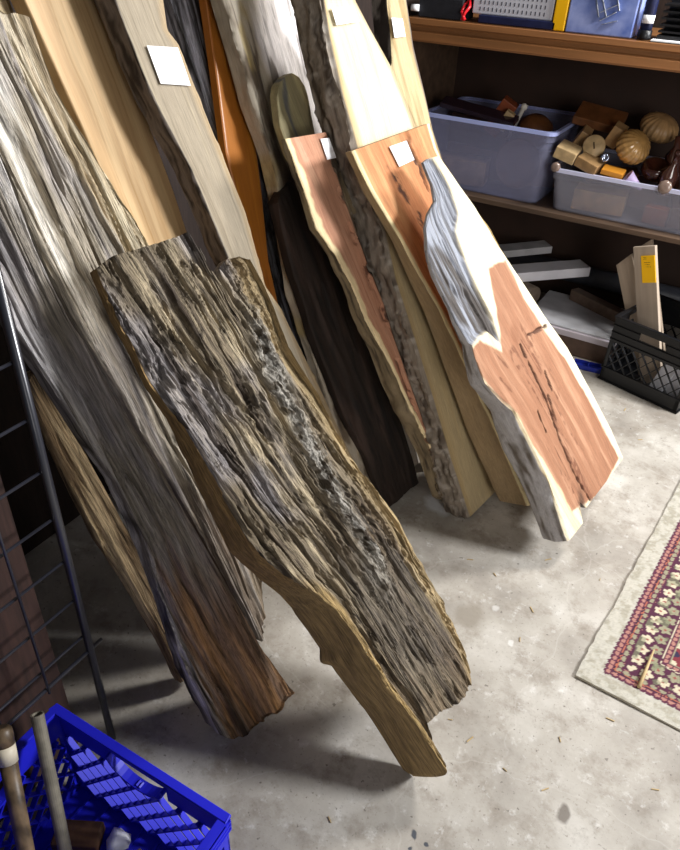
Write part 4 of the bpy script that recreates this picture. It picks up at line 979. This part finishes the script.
# stack supporting the planks
ps = on_z(560, 285, .16)
beam('round_post', 'thick dark grey round pipe lying behind the black crate under the shelf', 'pipe', (-.9, 3.30, .26), (.1, 3.30, .26), .09, .09, g_b) if False else None
o = MB().tube([(-1.0, 3.39, .168), (.2, 3.39, .168)], .045, 20).build('dark_pipe', mat('dark_grey_pipe', '#4a4e58', .45, noise=.2)); tag(o, 'thick dark grey pipe lying at the back of the low shelf space', 'pipe')
o = MB().tube([(-1.05, 3.18, .165), (-.735, 3.02, .165)], [.042, .042], 22).build('wood_post', mat('grey_brown_post', '#75675a', .6, noise=.3)); o.location = (0, 0, 0); tag(o, 'round wooden post end poking out beside the red slab', 'post')
beam('dark_beam', 'dark brown square beam lying slanted on the low box', 'beam', (-.60, 3.20, .147), (-.32, 3.06, .147), .05, .05, mat('dark_beam_wood', '#6b5a4e', .6, noise=.3))
beam('white_plank', 'white painted plank lying across the post under the shelf, lower one', 'plank', (-1.05, 2.86, .2265), (-.60, 3.31, .2345), .10, .045, w_b)
beam('white_plank', 'grey-white plank lying on the other one, pointing to the back', 'plank', (-1.2, 2.95, .256), (-.80, 3.36, .2755), .085, .034, g_b)
# small blue tray, white disc
p = on_z(571, 350)
r = empty('blue_tray', (-.405, 2.79, .001), .1); tag(r, 'small dark blue plastic tray on the floor behind the largest red slab', 'tray')
bt = mat('dark_blue_plastic', '#1c2a86', .35); mb = MB(); mb.box((-.05, 0, 0), (.07, .05, .004))
for a, b in (((-.05, 0, 0), (.07, .003, .02)), ((-.05, .047, 0), (.07, .05, .02)), ((-.05, 0, 0), (-.047, .05, .02)), ((.067, 0, 0), (.07, .05, .02)), ((.008, 0, 0), (.011, .05, .02))): mb.box(a, b)
mb.build('body', bt, r)
p = on_z(562, 372)
o = MB().lathe([(.001, 0), (.065, 0), (.07, .02), (.072, .075), (.068, .075), (.066, .02), (.001, .006)], 32).build('white_tub', mat('white_plastic', '#b5b5b8', .5)); o.location = (p[0] - .035, p[1] - .03, .001); tag(o, 'small greyish-white tub on the floor behind the right edge of the largest red slab', 'tub')

# ================================================================== RUG
def rug():
    ra = math.radians(-6.0); c0 = on_z(575, 677)
    ex = np.array([math.cos(math.radians(-3)), math.sin(math.radians(-3))]); ey = np.array([math.sin(math.radians(6.5)), math.cos(math.radians(6.5))])
    ey = np.array([-ex[1], ex[0]]) * .35 + ey * .65; ey /= np.linalg.norm(ey)
    W_, L_ = .95, 1.45; nx, ny = 300, 460
    X, Y = np.meshgrid(np.linspace(0, W_, nx), np.linspace(0, L_, ny))
    E = np.minimum(np.minimum(X, W_ - X), np.minimum(Y, L_ - Y))
    along = np.where(np.minimum(X, W_ - X) < np.minimum(Y, L_ - Y), Y, X)
    w = .0015 * fbm(X * 120, Y * 120, seed=301)
    e = E + w + .010; E = E + .010
    cr_ = mix(np.broadcast_to(A3('#b3afa3'), X.shape + (3,)), A3('#9c9788'), ss(-.2, .6, fbm(X * 60, Y * 60, seed=302)))
    c = cr_
    burg, dk_, pink, ol, fl = A3('#521f38'), A3('#241a2c'), A3('#a37468'), A3('#8d8970'), A3('#c2b79e')
    def band(a, b, colr, c): return mix(c, colr, ((e >= a) & (e < b)).astype(float))
    sc = .004 * np.abs(np.sin(along * math.pi / .017))
    c = mix(c, burg, (e > .062 - sc).astype(float))
    bead = lambda mid, hw, per, ph=0: ((np.abs(e - mid) / hw) ** 2 + (np.abs((along + ph) % per - per / 2) / (per * .42)) ** 2 < 1).astype(float)
    c = mix(c, pink, bead(.071, .005, .017)); c = band(.078, .080, dk_, c); c = band(.080, .083, A3('#a5604a'), c)
    c = mix(c, ol, bead(.090, .0055, .022)); c = band(.0965, .098, pink * .8, c)
    c = mix(c, dk_, (e > .098).astype(float) * .25)
    # flower band
    def flowers(c, e0, e1, per, petal, seed):
        mid = (e0 + e1) / 2
        for r_ in range(2):
            me_ = mid + (-.014 if r_ == 0 else .016); a = (along + r_ * per / 2) % per - per / 2; de = e - me_
            rr = np.hypot(a, de); th = np.arctan2(de, a)
            f = (rr < petal * (.62 + .38 * np.abs(np.cos(2.5 * th + r_)))) & (E > e0) & (E < e1)
            c = mix(c, fl if r_ == 0 else ol, f.astype(float)); c = mix(c, A3('#8b4a45'), (rr < petal * .22).astype(float) * f)
        return c
    c = flowers(c, .1, .165, .040, .0165, 1)
    lf = (vn(X * 60, Y * 60, seed=305) > .45) & (E > .1) & (E < .168); c = mix(c, A3('#6d7358'), lf.astype(float) * .6)
    c = band(.168, .171, fl, c); c = mix(c, burg, ((e > .171)).astype(float) * .9)
    c = mix(c, pink, bead(.178, .005, .017)); c = band(.186, .189, ol, c)
    inner = e > .189
    c = mix(c, A3('#7c2c33'), inner.astype(float) * .8)
    a = np.sin(X * 95) * np.sin(Y * 95); c = mix(c, fl, ((a > .55) & inner).astype(float)); c = mix(c, A3('#2b2440'), ((a < -.6) & inner).astype(float))
    c = c * (1 + .12 * fbm(X * 300, Y * 300, seed=306, o=2))[..., None]
    P3 = np.zeros(X.shape + (3,)); P3[..., 0] = X * ex[0] + Y * ey[0]; P3[..., 1] = X * ex[1] + Y * ey[1]
    z = .006 + .002 * np.clip(fbm(X * 4, Y * 4, seed=307), -1, 1); P3[..., 2] = z
    wob = .003 * fbm(Y * 20, X * 20, seed=308)
    P3[..., 0] += wob * (X < .02)
    n = nx * ny; v = P3.reshape(-1, 3)
    ii, jj = np.meshgrid(np.arange(ny - 1), np.arange(nx - 1), indexing='ij'); q = (ii * nx + jj).ravel()
    fs = np.stack([q, q + 1, q + nx + 1, q + nx], 1).tolist()
    bd = list(range(nx)) + [i * nx + nx - 1 for i in range(1, ny)] + [(ny - 1) * nx + j for j in range(nx - 2, -1, -1)] + [i * nx for i in range(ny - 2, 0, -1)]
    low = v[bd].copy(); low[:, 2] = .0005; v = np.concatenate([v, low]); m = len(bd)
    fs += [(bd[(k + 1) % m], bd[k], n + k, n + (k + 1) % m) for k in range(m)]
    me = bpy.data.meshes.new('patterned_rug'); me.from_pydata(v.tolist(), [], fs)
    cc = np.concatenate([np.clip(c.reshape(-1, 3), 0, 1), np.broadcast_to(A3('#b9b09a'), (m, 3))]); at_ = me.attributes.new('Col', 'FLOAT_COLOR', 'POINT')
    at_.data.foreach_set('color', np.concatenate([cc, np.ones((len(cc), 1))], 1).ravel())
    mt, nt, N, Lk, B = new_mat('woven_rug'); a_ = N.new('ShaderNodeAttribute'); a_.attribute_name = 'Col'; Lk.new(a_.outputs['Color'], B.inputs['Base Color']); B.inputs['Roughness'].default_value = .95
    tc = N.new('ShaderNodeTexCoord'); nz = N.new('ShaderNodeTexNoise'); nz.inputs['Scale'].default_value = 500; bp = N.new('ShaderNodeBump'); bp.inputs['Strength'].default_value = .5; bp.inputs['Distance'].default_value = .002
    Lk.new(tc.outputs['Object'], nz.inputs['Vector']); Lk.new(nz.outputs['Fac'], bp.inputs['Height']); Lk.new(bp.outputs[0], B.inputs['Normal'])
    me.materials.append(mt); o = bpy.data.objects.new('patterned_rug', me); COL.objects.link(o); o.location = (c0[0], c0[1], .0005)
    tag(o, 'burgundy oriental-patterned rug with wide cream border on the concrete at the right', 'rug')
rug()
# twig lying on the rug and chips on the floor
tw = mat('pale_twig', '#b79f74', .7)
a, b = Vector(on_z(639, 687, .012)), Vector(on_z(654, 650, .012))
tag(MB().tube([a, (a + b) / 2, b], [.005, .004, .002], 8).build('wood_stick', tw), 'short pale stick lying on the corner of the rug', 'stick')
spots = [(495, 575), (450, 720), (548, 560), (470, 560), (520, 640), (600, 580), (430, 488), (446, 500), (545, 790), (590, 650), (532, 610), (640, 440), (625, 410), (560, 740), (505, 770), (470, 740), (655, 790), (610, 720), (140, 760), (330, 820)]
first = None
for i, px in enumerate(spots):
    p = on_z(*px)
    if first is None:
        first = MB().add([(-.009, 0, 0), (.009, -.0012, 0), (.010, .0012, 0), (-.008, .0022, 0), (-.009, 0, .0016), (.009, -.0012, .0022), (.010, .0012, .0016), (-.008, .0022, .0018)],
                         [(0, 3, 2, 1), (4, 5, 6, 7), (0, 1, 5, 4), (1, 2, 6, 5), (2, 3, 7, 6), (3, 0, 4, 7)]).build('wood_chip', tw); o = first
    else: o = first.copy(); COL.objects.link(o)
    o.location = (p[0], p[1], .0008); o.rotation_euler = (0, 0, random.uniform(0, 3)); s = random.uniform(.5, 1.3); o.scale = (s, s, 1)
    tag(o, 'tiny pale wood chip lying on the concrete floor', 'wood chip', 'wood chips scattered on the floor')

# ================================================================== LIGHT
def area(name, loc, target, size, size_y, power, col):
    l = bpy.data.lights.new(name, 'AREA'); l.shape = 'RECTANGLE'; l.size = size; l.size_y = size_y; l.energy = power; l.color = col
    o = bpy.data.objects.new(name, l); COL.objects.link(o); o.location = loc
    o.rotation_euler = (Vector(target) - Vector(loc)).to_track_quat('-Z', 'Y').to_euler(); return o
area('ceiling_lamp', (.4, 2.7, 2.3), (-.5, 1.4, 0.4), .3, .7, 44, (1.0, .97, .93))
area('side_window_daylight', (3.1, 2.75, 2.75), (-.6, 1.1, .6), .8, .8, 235, (.97, .98, 1.0))
area('camera_side_fill', (1.9, -.6, 1.5), (-.3, 3.0, .75), 1.4, 1.6, 9, (1.0, .96, .92)).data.spread = 1.3  # unseen fill lamp added on the camera side to brighten the shelf front
wd = bpy.data.worlds.new('world'); SC.world = wd; wd.use_nodes = True
wd.node_tree.nodes['Background'].inputs[0].default_value = (.85, .9, 1, 1); wd.node_tree.nodes['Background'].inputs[1].default_value = .07
SC.view_settings.view_transform = 'Standard'; SC.view_settings.look = 'None'; SC.view_settings.gamma = 1; SC.view_settings.exposure = .3
